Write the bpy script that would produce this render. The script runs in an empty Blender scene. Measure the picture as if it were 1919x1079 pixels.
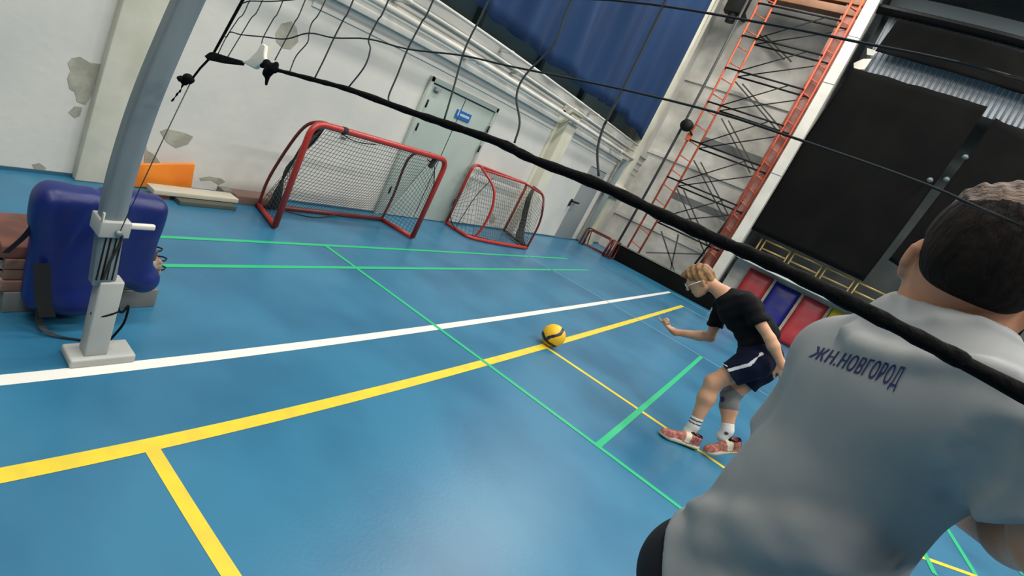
import bpy, bmesh, math, random
import numpy as np
from mathutils import Vector, Matrix, noise
from mathutils.bvhtree import BVHTree
random.seed(7)
sc = bpy.context.scene
col = sc.collection

# ------------------------------------------------------------------ camera
YAW, PITCH, ROLL = 0.781518, -0.357513, 0.361027
CAM = np.array([-0.921743, -1.189263, 1.409450])
KK = (1.012279, 0.000000, -0.217937, 0.067760)              # angle off the lens axis for a picture radius (thousands of pixels)
PCX, PCY = 516.853, 488.029   # where the lens axis meets the picture
_f = np.array([math.cos(PITCH)*math.cos(YAW), math.cos(PITCH)*math.sin(YAW), math.sin(PITCH)])
_r0 = np.cross(_f, [0, 0, 1]); _r0 /= np.linalg.norm(_r0); _u0 = np.cross(_r0, _f)
_r = math.cos(ROLL)*_r0 + math.sin(ROLL)*_u0
_u = -math.sin(ROLL)*_r0 + math.cos(ROLL)*_u0
cam_d = bpy.data.cameras.new('camera')
cam = bpy.data.objects.new('camera', cam_d); col.objects.link(cam); sc.camera = cam
M = Matrix(((_r[0], _u[0], -_f[0], CAM[0]), (_r[1], _u[1], -_f[1], CAM[1]), (_r[2], _u[2], -_f[2], CAM[2]), (0, 0, 0, 1)))
cam.matrix_world = M
cam_d.type = 'PANO'
cam_d.panorama_type = 'FISHEYE_LENS_POLYNOMIAL'
cam_d.fisheye_fov = math.radians(200)
cam_d.sensor_fit = 'HORIZONTAL'; cam_d.sensor_width = 36
g = 36/1.919
cam_d.fisheye_polynomial_k0 = 0
cam_d.fisheye_polynomial_k1 = -KK[0]/g
cam_d.fisheye_polynomial_k2 = -KK[1]/g**2
cam_d.fisheye_polynomial_k3 = -KK[2]/g**3
cam_d.fisheye_polynomial_k4 = -KK[3]/g**4
cam_d.shift_x = (959.5-PCX)/1919
cam_d.shift_y = (PCY-539.5)/1079
cam_d.clip_start = 0.01; cam_d.clip_end = 200

# ------------------------------------------------------------------ light, exposure
sc.view_settings.view_transform = 'Standard'; sc.view_settings.look = 'None'
sc.view_settings.gamma = 1; sc.view_settings.exposure = -1.25
w = bpy.data.worlds.new('world'); sc.world = w; w.use_nodes = True
w.node_tree.nodes['Background'].inputs[0].default_value = (0.94, 0.97, 1.0, 1)
w.node_tree.nodes['Background'].inputs[1].default_value = 0.20
def lamp(x, y, z, sx, sy, power, color=(1.0, 0.97, 0.92)):
    L = bpy.data.lights.new('ceiling_or_fill_lamp', 'AREA'); L.shape = 'RECTANGLE'; L.size = sx; L.size_y = sy
    L.energy = power; L.color = color
    o = bpy.data.objects.new('ceiling_or_fill_lamp', L); col.objects.link(o); o.location = (x, y, z)
for y, pw in ((0.2, 380), (-3.5, 480), (-7.5, 460)):
    for x in (-2.5, 2.0, 6.5, 11.0):
        lamp(x, y, 7.6, 2.6, 0.5, pw)
lamp(10.6, 1.4, 7.6, 2.0, 0.4, 260)  # extra fill lamp, added to brighten the end wall

# ------------------------------------------------------------------ picture <-> place
def ray(u, v):
    x = (u-PCX)/1000; y = -(v-PCY)/1000
    r = math.hypot(x, y)+1e-12; th = KK[0]*r+KK[1]*r*r+KK[2]*r**3+KK[3]*r**4
    s = math.sin(th)/r
    return x*s*_r + y*s*_u + math.cos(th)*_f
def at(u, v, ax, val):
    d = ray(u, v); i = 'XYZ'.index(ax); p = CAM + d*((val-CAM[i])/d[i])
    return Vector(p)
def H(u, v, d):
    r = ray(u, v); return CAM + r*(d/math.hypot(r[0], r[1]))

# ------------------------------------------------------------------ materials
def lin(c):
    return tuple(((x/255)/12.92 if x/255 <= 0.04045 else ((x/255+0.055)/1.055)**2.4) for x in c)+(1,)
MATS = {}
def mat(name, c, rough=0.6, metal=0, c2=None, scale=4, bump=0, bscale=30, detail=4, spec=0.5, alpha=1, stretch=None, lo=0.4, hi=0.6):
    if name in MATS: return MATS[name]
    m = bpy.data.materials.new(name); m.use_nodes = True; nt = m.node_tree; b = nt.nodes['Principled BSDF']
    b.inputs['Base Color'].default_value = lin(c); b.inputs['Roughness'].default_value = rough
    b.inputs['Metallic'].default_value = metal; b.inputs['Specular IOR Level'].default_value = spec
    tc = nt.nodes.new('ShaderNodeTexCoord'); src = tc.outputs['Object']
    if stretch:
        mp = nt.nodes.new('ShaderNodeMapping'); mp.inputs['Scale'].default_value = stretch
        nt.links.new(src, mp.inputs[0]); src = mp.outputs[0]
    if c2 is not None:
        n = nt.nodes.new('ShaderNodeTexNoise'); n.inputs['Scale'].default_value = scale; n.inputs['Detail'].default_value = detail
        nt.links.new(src, n.inputs['Vector'])
        r = nt.nodes.new('ShaderNodeValToRGB'); r.color_ramp.elements[0].position = lo; r.color_ramp.elements[1].position = hi
        r.color_ramp.elements[0].color = lin(c); r.color_ramp.elements[1].color = lin(c2)
        nt.links.new(n.outputs['Fac'], r.inputs[0]); nt.links.new(r.outputs[0], b.inputs['Base Color'])
    if bump:
        n2 = nt.nodes.new('ShaderNodeTexNoise'); n2.inputs['Scale'].default_value = bscale; n2.inputs['Detail'].default_value = 3
        nt.links.new(src, n2.inputs['Vector'])
        bp = nt.nodes.new('ShaderNodeBump'); bp.inputs['Strength'].default_value = bump; bp.inputs['Distance'].default_value = 0.01
        nt.links.new(n2.outputs['Fac'], bp.inputs['Height']); nt.links.new(bp.outputs[0], b.inputs['Normal'])
    if alpha < 1:
        b.inputs['Alpha'].default_value = alpha
    MATS[name] = m
    return m
m_floor = mat('floor_blue', (38, 98, 130), 0.34, 0, (50, 114, 146), 1.1, 0.04, 60, spec=0.5, lo=0.36, hi=0.6)
m_white_line = mat('line_white', (222, 222, 214), 0.4)
m_yellow_line = mat('line_yellow', (226, 200, 52), 0.4, 0, (214, 190, 60), 8)
m_green_line = mat('line_green', (36, 176, 120), 0.4)
m_faint_line = mat('line_faint', (110, 160, 180), 0.4)
m_wall = mat('wall_paint', (212, 209, 199), 0.8, 0, (196, 196, 190), 1.3, 0.25, 12, lo=0.3, hi=0.7)
m_plaster = mat('bare_plaster', (150, 148, 134), 0.9, 0, (170, 168, 152), 6, 0.3, 30)
m_skirt = mat('skirting_blue', (44, 92, 112), 0.5)
m_cream = mat('cream_paint', (212, 208, 190), 0.75, 0, (196, 192, 172), 2, 0.2, 12)
m_concrete = mat('concrete_panel', (222, 218, 208), 0.85, 0, (168, 164, 154), 1.6, 0.3, 8, lo=0.4, hi=0.75)
m_doorpale = mat('door_pale', (172, 182, 172), 0.55, 0, (164, 175, 166), 2)
m_doorgrey = mat('door_grey', (138, 144, 144), 0.5)
m_dark = mat('dark_metal', (12, 12, 12), 0.6, spec=0.3)
m_black = mat('black_rope', (10, 10, 10), 0.9, bump=0.6, bscale=60, spec=0.15)
m_steel = mat('brushed_aluminium', (128, 140, 144), 0.5, 0.35, (112, 124, 128), 2, stretch=(3, 3, 0.6))
m_greypaint = mat('grey_painted_steel', (176, 178, 172), 0.5, 0, (164, 166, 162), 3)
m_red = mat('red_tube', (172, 48, 40), 0.35)
m_darkred = mat('dark_red_tube', (96, 32, 30), 0.45)
m_orange = mat('orange_paint', (206, 92, 56), 0.55, 0, (178, 78, 54), 5)
m_netblack = mat('black_net', (38, 40, 40), 0.9)
m_netgrey = mat('grey_net', (70, 74, 72), 0.9)
m_pad = mat('blue_vinyl', (9, 32, 104), 0.42, 0, (7, 24, 88), 2, 0.35, 5)
m_brown = mat('brown_block', (118, 74, 62), 0.75, 0, (92, 60, 52), 7, 0.3, 20)
m_brown2 = mat('worn_brown_block', (120, 92, 78), 0.8, 0, (176, 160, 140), 9, 0.3, 20, lo=0.5, hi=0.6)
m_crate = mat('grey_crate', (112, 114, 110), 0.7)
m_white = mat('white_metal', (205, 204, 194), 0.5)
m_whitebeam = mat('white_beam', (214, 210, 198), 0.6, 0, (200, 196, 184), 2)
m_curtain = mat('blue_curtain', (34, 60, 96), 0.9, 0, (27, 50, 84), 1.5, stretch=(1, 1, 0.2), spec=0.2)
m_cloth = mat('black_cloth', (13, 13, 12), 0.95, 0, (8, 8, 8), 1.2, 0.4, 3, spec=0.15)
m_teal = mat('dark_teal_wall', (96, 108, 108), 0.8, 0, (80, 92, 94), 1.2)
m_ribbed = mat('ribbed_panel', (150, 158, 164), 0.5)
m_recess = mat('recess_grey', (120, 128, 126), 0.8, 0, (96, 104, 104), 1.2)
m_greywall = mat('grey_wall', (120, 124, 120), 0.85, 0, (98, 102, 100), 1.1)
m_brass = mat('brass_rail', (176, 150, 92), 0.4, 0.3)
m_wood = mat('brown_wood', (126, 84, 54), 0.6, 0, (104, 68, 44), 3)
m_beige = mat('beige_edge', (168, 156, 132), 0.7)
m_matred = mat('red_vinyl', (168, 44, 50), 0.4, bump=0.3, bscale=4)
m_matblue = mat('blue_vinyl_mat', (10, 20, 112), 0.4, bump=0.3, bscale=4)
m_matyel = mat('yellow_vinyl', (224, 186, 20), 0.45, bump=0.2, bscale=4)
m_orangeboard = mat('orange_board', (240, 138, 40), 0.5, 0, (228, 124, 32), 3)
m_plank = mat('pale_plank', (186, 180, 162), 0.7)
m_signblue = mat('sign_blue', (30, 100, 170), 0.4)
m_rubber = mat('black_rubber', (14, 14, 15), 0.6)
m_skin = mat('skin', (204, 156, 122), 0.6, 0, (192, 140, 108), 9)
m_skinB = mat('skin_tan', (196, 142, 112), 0.55, 0, (182, 126, 96), 9)
m_hairA = mat('sandy_hair', (150, 112, 66), 0.6, 0, (112, 80, 44), 26, 0.9, 60, stretch=(1, 1, 0.35))
m_hairB = mat('brown_hair', (30, 21, 17), 0.8, 0, (18, 13, 11), 30, 0.9, 70, stretch=(1, 1, 0.35), spec=0.2)
m_hairtop = mat('light_brown_hair', (112, 88, 70), 0.7, 0, (50, 37, 30), 40, 0.7, 80, stretch=(1.6, 0.3, 1.6))
m_tee = mat('black_tee', (12, 12, 15), 0.95, spec=0.2)
m_shorts = mat('navy_shorts', (14, 19, 42), 0.9, spec=0.2)
m_stripe = mat('white_stripe', (214, 214, 214), 0.8)
m_sleeve = mat('grey_knit', (112, 112, 112), 0.9, bump=0.4, bscale=120)
m_navy = mat('navy_print', (28, 36, 92), 0.7)
m_sock = mat('white_sock', (214, 212, 206), 0.9, bump=0.3, bscale=150)
m_sockd = mat('dark_sock_stripe', (70, 76, 84), 0.9)
m_shoe = mat('maroon_mesh', (142, 72, 62), 0.8, 0, (176, 120, 104), 40, 0.4, 90)
m_shoew = mat('cream_rubber', (218, 208, 184), 0.55)
m_purple = mat('purple_heel', (120, 44, 96), 0.6)
m_lime = mat('lime_sole', (120, 160, 60), 0.6)
m_greytee = mat('grey_tee', (158, 160, 160), 0.9, 0, (150, 153, 154), 5, 0.15, 6)
m_blackshorts = mat('black_shorts', (12, 13, 16), 0.9)
m_ballY = mat('ball_yellow', (236, 186, 26), 0.45)
m_ballB = mat('ball_navy', (32, 28, 52), 0.45)
m_glass = mat('dark_glass', (176, 186, 178), 0.5)
m_glasses = mat('white_frame', (200, 206, 210), 0.3)
m_tapewhite = mat('white_tape', (222, 220, 206), 0.8)

# ------------------------------------------------------------------ object helpers
def tag(o, label=None, cat=None, group=None, kind=None):
    if label: o['label'] = label
    if cat: o['category'] = cat
    if group: o['group'] = group
    if kind: o['kind'] = kind
    return o
def empty(name, loc, label, cat, group=None):
    o = bpy.data.objects.new(name, None); col.objects.link(o); o.location = loc; o.empty_display_size = 0.1
    return tag(o, label, cat, group)
def link_mesh(name, me, parent=None):
    o = bpy.data.objects.new(name, me); col.objects.link(o)
    if parent is not None:
        o.parent = parent
        r = parent
        off = Vector((0, 0, 0))
        while r is not None:
            off += r.location; r = r.parent
        me.transform(Matrix.Translation(-off))
    return o
class MB:
    """collects shapes in world coordinates and links them as one mesh object"""
    def __init__(s): s.v = []; s.f = []; s.m = []; s.sm = []
    def add(s, vs, fs, m=0, smooth=False):
        n = len(s.v); s.v += [tuple(x) for x in vs]
        for f in fs: s.f.append([i+n for i in f]); s.m.append(m); s.sm.append(smooth)
        return s
    def box(s, c, size, m=0, rz=0, rx=0, ry=0):
        R = Matrix.Rotation(rz, 3, 'Z') @ Matrix.Rotation(ry, 3, 'Y') @ Matrix.Rotation(rx, 3, 'X')
        vs = [Vector(c)+R @ Vector((size[0]/2*a, size[1]/2*b, size[2]/2*d)) for a in (-1, 1) for b in (-1, 1) for d in (-1, 1)]
        return s.add(vs, [(0, 1, 3, 2), (4, 6, 7, 5), (0, 4, 5, 1), (2, 3, 7, 6), (0, 2, 6, 4), (1, 5, 7, 3)], m)
    def span(s, a, b, m=0):
        c = [(a[i]+b[i])/2 for i in range(3)]; return s.box(c, [abs(a[i]-b[i]) for i in range(3)], m)
    def prism(s, quad, off, m=0):
        q = [Vector(p) for p in quad]; o = Vector(off); n = len(q)
        vs = q+[p+o for p in q]
        fs = [tuple(range(n-1, -1, -1)), tuple(range(n, 2*n))]+[(i, (i+1) % n, (i+1) % n+n, i+n) for i in range(n)]
        return s.add(vs, fs, m)
    def tube(s, pts, r, m=0, n=8, closed=False):
        pts = [Vector(p) for p in pts]
        rr = r if isinstance(r, (list, tuple)) else [r]*len(pts)
        N = len(pts); vs = []; prev = None
        for i, p in enumerate(pts):
            if closed: t = (pts[(i+1) % N]-pts[i-1])
            else: t = (pts[min(i+1, N-1)]-pts[max(i-1, 0)])
            t.normalize()
            if prev is None:
                a = Vector((0, 0, 1)) if abs(t.z) < 0.9 else Vector((1, 0, 0))
                x = t.cross(a).normalized()
            else: x = (prev-t*prev.dot(t)).normalized()
            prev = x; y = t.cross(x)
            for k in range(n):
                a = 2*math.pi*k/n; vs.append(p+(x*math.cos(a)+y*math.sin(a))*rr[i])
        fs = []
        for i in range(N if closed else N-1):
            j = (i+1) % N
            for k in range(n):
                fs.append((i*n+k, i*n+(k+1) % n, j*n+(k+1) % n, j*n+k))
        if not closed: fs += [tuple(range(n-1, -1, -1)), tuple((N-1)*n+k for k in range(n))]
        return s.add(vs, fs, m, True)
    def bar(s, a, b, wx, wy, m=0):
        a = Vector(a); b = Vector(b); t = (b-a).normalized()
        up = Vector((0, 0, 1)) if abs(t.z) < 0.9 else Vector((1, 0, 0))
        x = t.cross(up).normalized(); y = t.cross(x)
        q = [a+x*wx/2*i+y*wy/2*j for i, j in ((-1, -1), (1, -1), (1, 1), (-1, 1))]
        return s.prism(q, b-a, m)
    def disc(s, c, nrm, r, h, m=0, n=24):
        c = Vector(c); nrm = Vector(nrm).normalized()
        return s.tube([c-nrm*h/2, c+nrm*h/2], r, m, n)
    def build(s, name, mats, parent=None, bevel=0, seg=2):
        me = bpy.data.meshes.new(name); me.from_pydata(s.v, [], s.f)
        for mm in (mats if isinstance(mats, (list, tuple)) else [mats]): me.materials.append(mm)
        me.polygons.foreach_set('material_index', s.m); me.polygons.foreach_set('use_smooth', s.sm); me.update()
        o = link_mesh(name, me, parent)
        bm = bmesh.new(); bm.from_mesh(me); bmesh.ops.recalc_face_normals(bm, faces=bm.faces)
        if bevel:
            bmesh.ops.remove_doubles(bm, verts=bm.verts, dist=1e-5)
            es = [e for e in bm.edges if len(e.link_faces) == 2 and e.calc_face_angle(0) > 0.5]
            bmesh.ops.bevel(bm, geom=es, offset=bevel, segments=seg, affect='EDGES', profile=0.6, clamp_overlap=True)
            for f in bm.faces: f.smooth = True
        bm.to_mesh(me); bm.free()
        return o
def struct(o): o['kind'] = 'structure'; return o
def arc(p0, p1, p2, r, n=6):
    """points of a rounded corner at p1"""
    p0, p1, p2 = Vector(p0), Vector(p1), Vector(p2)
    a = p1+(p0-p1).normalized()*r; b = p1+(p2-p1).normalized()*r
    return [a*(1-t)**2+p1*2*t*(1-t)+b*t*t for t in [i/n for i in range(n+1)]]
def smooth_path(pts, n=8):
    pts = [Vector(p) for p in pts]; out = []
    P = [pts[0]*2-pts[1]]+pts+[pts[-1]*2-pts[-2]]
    for i in range(1, len(P)-2):
        for k in range(n):
            t = k/n
            out.append(0.5*((2*P[i])+(P[i+1]-P[i-1])*t+(2*P[i-1]-5*P[i]+4*P[i+1]-P[i+2])*t*t+(3*P[i]-P[i-1]-3*P[i+1]+P[i+2])*t**3))
    return out+[pts[-1]]

# ------------------------------------------------------------------ the hall
W = 2.84            # the long side wall stands at y = W
XE = 12.9           # plane of the frames at the far end
XB = 14.2           # back wall of the far end
fl = MB()
fl.span((-9, -14, -0.1), (17, W+0.3, 0.0), 0)
LH = 0.0012
def strip(p, q, wd, m, h=LH):
    p = Vector((p[0], p[1], 0)); q = Vector((q[0], q[1], 0)); t = (q-p).normalized(); nrm = Vector((-t.y, t.x, 0))*wd/2
    z = Vector((0, 0, h)); fl.add([p-nrm+z, q-nrm+z, q+nrm+z, p+nrm+z], [(0, 1, 2, 3)], m)
YW = 0.452; XC = 12.0; XEND = 10.9
strip((-8, YW), (XC, YW), 0.062, 1)
strip((XC, YW+0.03), (XC, -9), 0.06, 4)
strip((-8, 0), (XEND, 0), 0.062, 2, LH*1.4)
strip((XEND, 0.03), (XEND, -9), 0.05, 4)
strip((0, 0), (0, -9), 0.062, 2, LH*1.2)
strip((3.73, 0), (3.73, -9), 0.05, 2, LH*1.2)
gp = [at(u, v, 'Z', 0).x for u, v in ((687, 500), (825, 617), (960, 727), (1120, 849))]; G1 = sum(gp)/4
G2 = sum(at(u, v, 'Z', 0).y for u, v in ((0, 435), (325, 444), (600, 458), (750, 466)))/4
G3 = sum(at(u, v, 'Z', 0).y for u, v in ((325, 499), (600, 500), (850, 502), (1075, 507)))/4
G4 = sum(at(u, v, 'Z', 0).y for u, v in ((1320, 652), (1260, 715), (1205, 770), (1130, 845)))/4
strip((G1, G2), (G1, -9), 0.042, 3, LH*2)
strip((-8, G2), (9, G2), 0.042, 3, LH*1.8)
strip((-8, G3), (9, G3), 0.042, 3, LH*1.8)
strip((G1, G4), (7.2, G4), 0.042, 3, LH*1.8)
strip((7.2, G2), (7.2, -9), 0.03, 4, LH*1.8)
SEGH = [2.0]
def segpx(a, b, wd, m):
    SEGH[0] += 0.3; strip(at(*a, 'Z', 0), at(*b, 'Z', 0), wd, m, LH*SEGH[0])
segpx((1700, 1034), (1835, 1082), 0.05, 2)
segpx((1764, 974), (1828, 1077), 0.05, 3)
segpx((1724, 1020), (1752, 1077), 0.045, 3)
segpx((1825, 960), (1916, 1078), 0.035, 3)
segpx((1655, 1073), (1690, 1082), 0.05, 1)
struct(fl.build('floor', [m_floor, m_white_line, m_yellow_line, m_green_line, m_faint_line]))

# side wall with its bare patches of plaster
wl = MB()
ZT = 8.2
wl.span((-9, W, 0), (XB+0.4, W+0.3, 2.55), 0)
wl.span((-9, W+0.02, 4.2+2.2), (XB+0.4, W+0.3, ZT), 0)
wl.span((-9, W, 2.55), (3.2, W+0.3, 6.4), 0)
wl.span((XB-1.05, W, 2.55), (XB+0.4, W+0.3, 6.4), 0)
def patch(pts, m=1, y=None):
    y = W if y is None else y
    q = [at(u, v, 'Y', y) for u, v in pts]
    wl.add([Vector((p.x, y-0.003, p.z)) for p in q]+[Vector((p.x, y+0.004, p.z)) for p in q],
           [tuple(range(len(q)))]+[(i, (i+1) % len(q), (i+1) % len(q)+len(q), i+len(q)) for i in range(len(q))], m)
patch([(134, 109), (150, 106), (168, 117), (200, 122), (196, 136), (184, 150), (176, 160), (172, 178), (160, 196), (144, 190), (140, 172), (130, 166), (126, 146), (132, 132), (127, 118)])
patch([(128, 210), (140, 199), (154, 201), (150, 216), (140, 221)])
patch([(300, 246), (312, 241), (345, 248), (362, 256), (352, 270), (330, 277), (312, 266)])
patch([(272, 262), (276, 282), (290, 290), (300, 304), (270, 306)])
patch([(60, 308), (74, 305), (86, 314), (84, 322), (66, 318)])
patch([(374, 333), (392, 330), (414, 334), (422, 340), (410, 346), (396, 337), (376, 338)])
patch([(516, 62), (528, 44), (546, 40), (556, 52), (559, 78), (545, 92), (530, 90), (518, 78)])
patch([(486, 108), (496, 96), (508, 78), (514, 86), (502, 104), (496, 114)], 2)
patch([(916, 401), (924, 399), (929, 408), (926, 418), (918, 418)])
# raised strips standing in for the pipes' shadow stripes, below the top sill
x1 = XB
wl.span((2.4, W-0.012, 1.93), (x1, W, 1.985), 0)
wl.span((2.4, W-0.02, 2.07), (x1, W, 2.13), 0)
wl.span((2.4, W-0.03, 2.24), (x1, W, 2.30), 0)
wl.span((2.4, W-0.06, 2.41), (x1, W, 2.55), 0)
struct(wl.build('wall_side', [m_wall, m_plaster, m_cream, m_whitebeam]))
bb = MB(); bb.span((-9, W-0.012, 0), (XB, W, 0.028))
struct(bb.build('baseboard_side', m_skirt))
# window recess high in the side wall
gl = MB(); gl.span((3.2, W+0.22, 2.55), (XB-1.05, W+0.26, 6.4))
for x in (5.2, 7.2, 9.2, 11.2):
    gl.span((x-0.05, W+0.12, 2.55), (x+0.05, W+0.22, 6.4), 1)
struct(gl.build('window_side', [m_glass, m_greywall]))

# piers
pc = MB()
pc.prism([(0.60, W-0.09, 0), (0.99, W-0.09, 0), (1.13, W-0.09, ZT), (0.85, W-0.09, ZT)], (0, 0.12, 0))
struct(pc.build('pier_near', m_cream, bevel=0.01))
pc = MB(); pc.span((8.42, W-0.16, 0), (8.86, W+0.02, 2.42)); pc.span((8.30, W-0.03, 0), (8.44, W+0.02, 2.42))
struct(pc.build('pier_middle', m_cream, bevel=0.01))
pc = MB(); pc.span((12.55, W-0.22, 0), (13.0, W+0.02, 8.2)); pc.span((12.45, W-0.30, 1.25), (13.0, W+0.02, 1.55))
struct(pc.build('pier_corner', m_cream, bevel=0.015))

# end wall: stained concrete panels behind the frames, darker right of the beam
ew = MB()
ew.span((XB, -0.15, 0), (XB+0.3, W+0.3, ZT), 0)
for z in (0.9, 2.6, 4.5):
    ew.span((XB-0.05, 0.1, z), (XB, W, z+0.08), 0)
for z, h in ((1.25, .18), (1.8, .16), (3.2, .2)):
    ew.span((XB-0.012, 0.3, z), (XB, W-1.0, z+h), 1)
struct(ew.build('wall_end', [m_concrete, m_greywall]))
ew = MB(); ew.span((XB+0.9, -9, 0), (XB+1.2, 0, ZT), 0); ew.span((XB, -0.15, 0), (XB+1.2, -0.05, ZT), 0)
struct(ew.build('wall_recess', [m_recess]))
ew = MB(); ew.span((13.75, -9, 0), (XB+0.9, -0.15, 1.18), 0); ew.span((13.55, -9, 1.18), (XB+0.9, -0.15, 1.30), 1)
struct(ew.build('trim_gallery', [m_concrete, m_whitebeam], bevel=0.008))
ce = MB(); ce.span((-9, -14, ZT), (17, W+0.3, ZT+0.2), 0)
for x in (-5, -1.5, 2, 5.5, 9, 12.5):
    ce.span((x-0.12, -14, ZT-0.35), (x+0.12, W, ZT), 1)
ce.span((XB-0.2, -9, 7.05), (XB+0.05, -0.2, 7.3), 1)
ce.bar((XB-0.1, -0.3, 7.3), (XB-0.1, -2.6, ZT), 0.2, 0.2, 1)
ce.bar((XB-0.1, -4.4, 7.3), (XB-0.1, -2.6, ZT), 0.2, 0.2, 1)
struct(ce.build('ceiling', [m_teal, mat('teal_steel', (88, 100, 104), 0.6)]))

# doors
def door(n, x0, x1, z1, m, leaves, frame):
    d = MB()
    d.span((x0, W-0.02, 0.01), (x1, W+0.01, z1), 0)
    if frame:
        for a, b, c, e in ((x0-0.07, x0, 0.0, z1+0.06), (x1, x1+0.06, 0.0, z1+0.06), (x0-0.07, x1+0.06, z1, z1+0.06)):
            d.span((a, W-0.045, c), (b, W+0.01, e), 0)
    o = struct(d.build('door_%d' % n, m, bevel=0.004))
    g_ = MB()
    for k in range(1, leaves):
        x = x0+(x1-x0)*k/leaves; g_.span((x-0.006, W-0.023, 0.02), (x+0.006, W-0.019, z1-0.02))
    g_.span((x0+0.01, W-0.023, z1-0.012), (x1-0.01, W-0.019, z1-0.002))
    g_.build('door_gap', m_dark, o)
    return o
d1 = door(1, 4.55, 6.20, 1.76, m_doorpale, 2, True)
for x in (4.57, 6.19):
    for z in (0.35, 1.2, 1.5):
        h = MB(); h.tube([(x, W-0.05, z-0.05), (x, W-0.05, z+0.05)], 0.012); h.build('hinge', m_dark, d1)
h = MB(); h.span((4.62, W-0.06, 1.68), (4.74, W-0.02, 1.72)); h.build('door_closer', m_doorgrey, d1)
d2 = door(2, 10.9, 11.98, 1.68, m_doorgrey, 1, False)
p = at(1073, 380, 'Y', W-0.06)
h = MB(); h.span((p.x-0.05, W-0.03, p.z-0.09), (p.x+0.03, W-0.02, p.z+0.07)); h.tube([(p.x-0.02, W-0.03, p.z+0.03), (p.x-0.02, W-0.09, p.z+0.03), (p.x+0.26, W-0.09, p.z+0.03)], 0.022)
h.build('door_handle', m_dark, d2)
# sign on the double door
s = MB(); a = at(855, 209, 'Y', W-0.03); b = at(881, 226, 'Y', W-0.03); cx, cz = (a.x+b.x)/2, (a.z+b.z)/2
s.span((cx-0.19, W-0.032, cz-0.055), (cx+0.19, W-0.022, cz+0.055), 0)
sg = s.build('door_sign', [m_signblue]); tag(sg, 'small blue sign with white arrow and line of print on the pale double door', 'sign')
q_ = MB(); q_.span((cx-0.155, W-0.034, cz-0.02), (cx-0.13, W-0.032, cz+0.03), 0); q_.disc((cx-0.143, W-0.033, cz+0.037), (0, 1, 0), 0.012, 0.003, 0, 12)
q_.build('pictogram', m_white, sg)
q_ = MB()
for i in range(9): q_.span((cx-0.09+i*0.027, W-0.034, cz-0.012), (cx-0.07+i*0.027, W-0.032, cz+0.02), 0)
q_.build('lettering', m_white, sg)

# pipes along the side wall
def pipe(y, z, r, x0, x1, m, label, straps):
    t = MB(); t.tube([(x0, y, z), (x1, y, z)], r, 0, 10)
    o = t.build('wall_pipe', m); tag(o, label, 'pipe', None)
    for x in straps:
        k = MB(); k.span((x-0.03, y, z-0.02), (x+0.03, W+0.01, z+0.02)); k.tube([(x-0.03, y, z), (x+0.03, y, z)], r*1.25, 0, 10); k.build('pipe_bracket', m, o)
pipe(2.62, 2.20, 0.034, 1.6, 12.55, m_whitebeam, 'thick cream pipe along the side wall, lowest of the three pipes', (2.6, 5.0, 8.6, 11.5))
pipe(2.62, 2.355, 0.018, 2.2, 12.3, m_whitebeam, 'thin cream pipe, middle one of the three pipes on the side wall', (3.4, 6.2, 9.0))
pipe(2.60, 2.50, 0.02, 1.2, 12.3, m_whitebeam, 'thin cream pipe just under the dark windows, topmost of three', (2.2, 5.6, 9.3))
t = MB(); x = at(1139, 350, 'Y', W-0.08).x; t.span((x-0.05, W-0.19, 0), (x+0.05, W-0.09, 2.12)); t.span((x+0.049, W-0.15, 0), (x+0.11, W-0.10, 2.12))
tag(t.build('vertical_duct', mat('duct_grey', (134, 146, 148), 0.45, 0.2), bevel=0.01), 'narrow grey vertical duct on the side wall right of the grey door', 'duct')

# blue curtain hanging high on the side wall
cu = MB(); NX, NZ = 260, 20
edge = [at(u, v, 'Y', W-0.2) for u, v in ((700, -80), (800, -40), (880, 0), (960, 65), (1040, 128), (1070, 146), (1110, 185), (1130, 190), (1170, 225), (1210, 270))]
ex = [p.x for p in edge]; ez = [p.z for p in edge]
xr = 12.75
for i in range(NX+1):
    x = 3.2+(xr-3.2)*i/NX
    zb = float(np.interp(x, ex, ez)) + 0.012*math.sin(x*11)
    for j in range(NZ+1):
        z = zb+(6.6-zb)*j/NZ
        y = W-0.22+0.06*math.sin(x*4.1+0.5*math.sin(x*1.7+z*0.25))+0.02*math.sin(x*13+z*0.2)-0.05*abs(math.sin(x*1.55+0.6))**8
        pk = math.exp(-((x-9.9+0.25*(z-2.7))/0.25)**2)+math.exp(-((x-7.4+0.3*(z-2.7))/0.25)**2)
        y -= 0.09*pk*max(0, 1-(z-zb)/1.2)
        cu.v.append((x, y, z))
for i in range(NX):
    for j in range(NZ):
        a = i*(NZ+1)+j; cu.f.append([a, a+1, a+NZ+2, a+NZ+1]); cu.m.append(0); cu.sm.append(True)
o = cu.build('blue_curtain', m_curtain)
md = o.modifiers.new('th', 'SOLIDIFY'); md.thickness = 0.008
tag(o, 'large blue curtain with loose folds hanging high over the side wall windows', 'curtain')
# ------------------------------------------------------------------ far end: frames, beam, curtains, mats
def ladder(name, label, yo, yi, z0, z1, m, x=XE, step=0.36, r=0.022, rr=0.012):
    e = empty(name, (x, (yo+yi)/2, 0), label, 'frame')
    for y, nm in ((yo, 0), (yi, 1)):
        t = MB(); t.tube([(x+0.35*nm*0, y, z0), (x, y, z1)], r, 0, 8); t.build('side_rail', m, e)
    z = z0+0.15; 
    while z < z1-0.1:
        t = MB(); t.tube([(x, yo, z), (x, yi, z-0.07)], rr, 0, 6); t.build('rung', m, e); z += step
    return e
yl = sum(at(u, v, 'X', XE).y for u, v in ((1175, 457), (1250, 335), (1322, 205)))/3
yr = sum(at(u, v, 'X', XE).y for u, v in ((1197, 467), (1275, 335), (1355, 200)))/3
yq = sum(at(u, v, 'X', XE).y for u, v in ((1308, 493), (1379, 386), (1466, 244), (1545, 120)))/4
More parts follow.
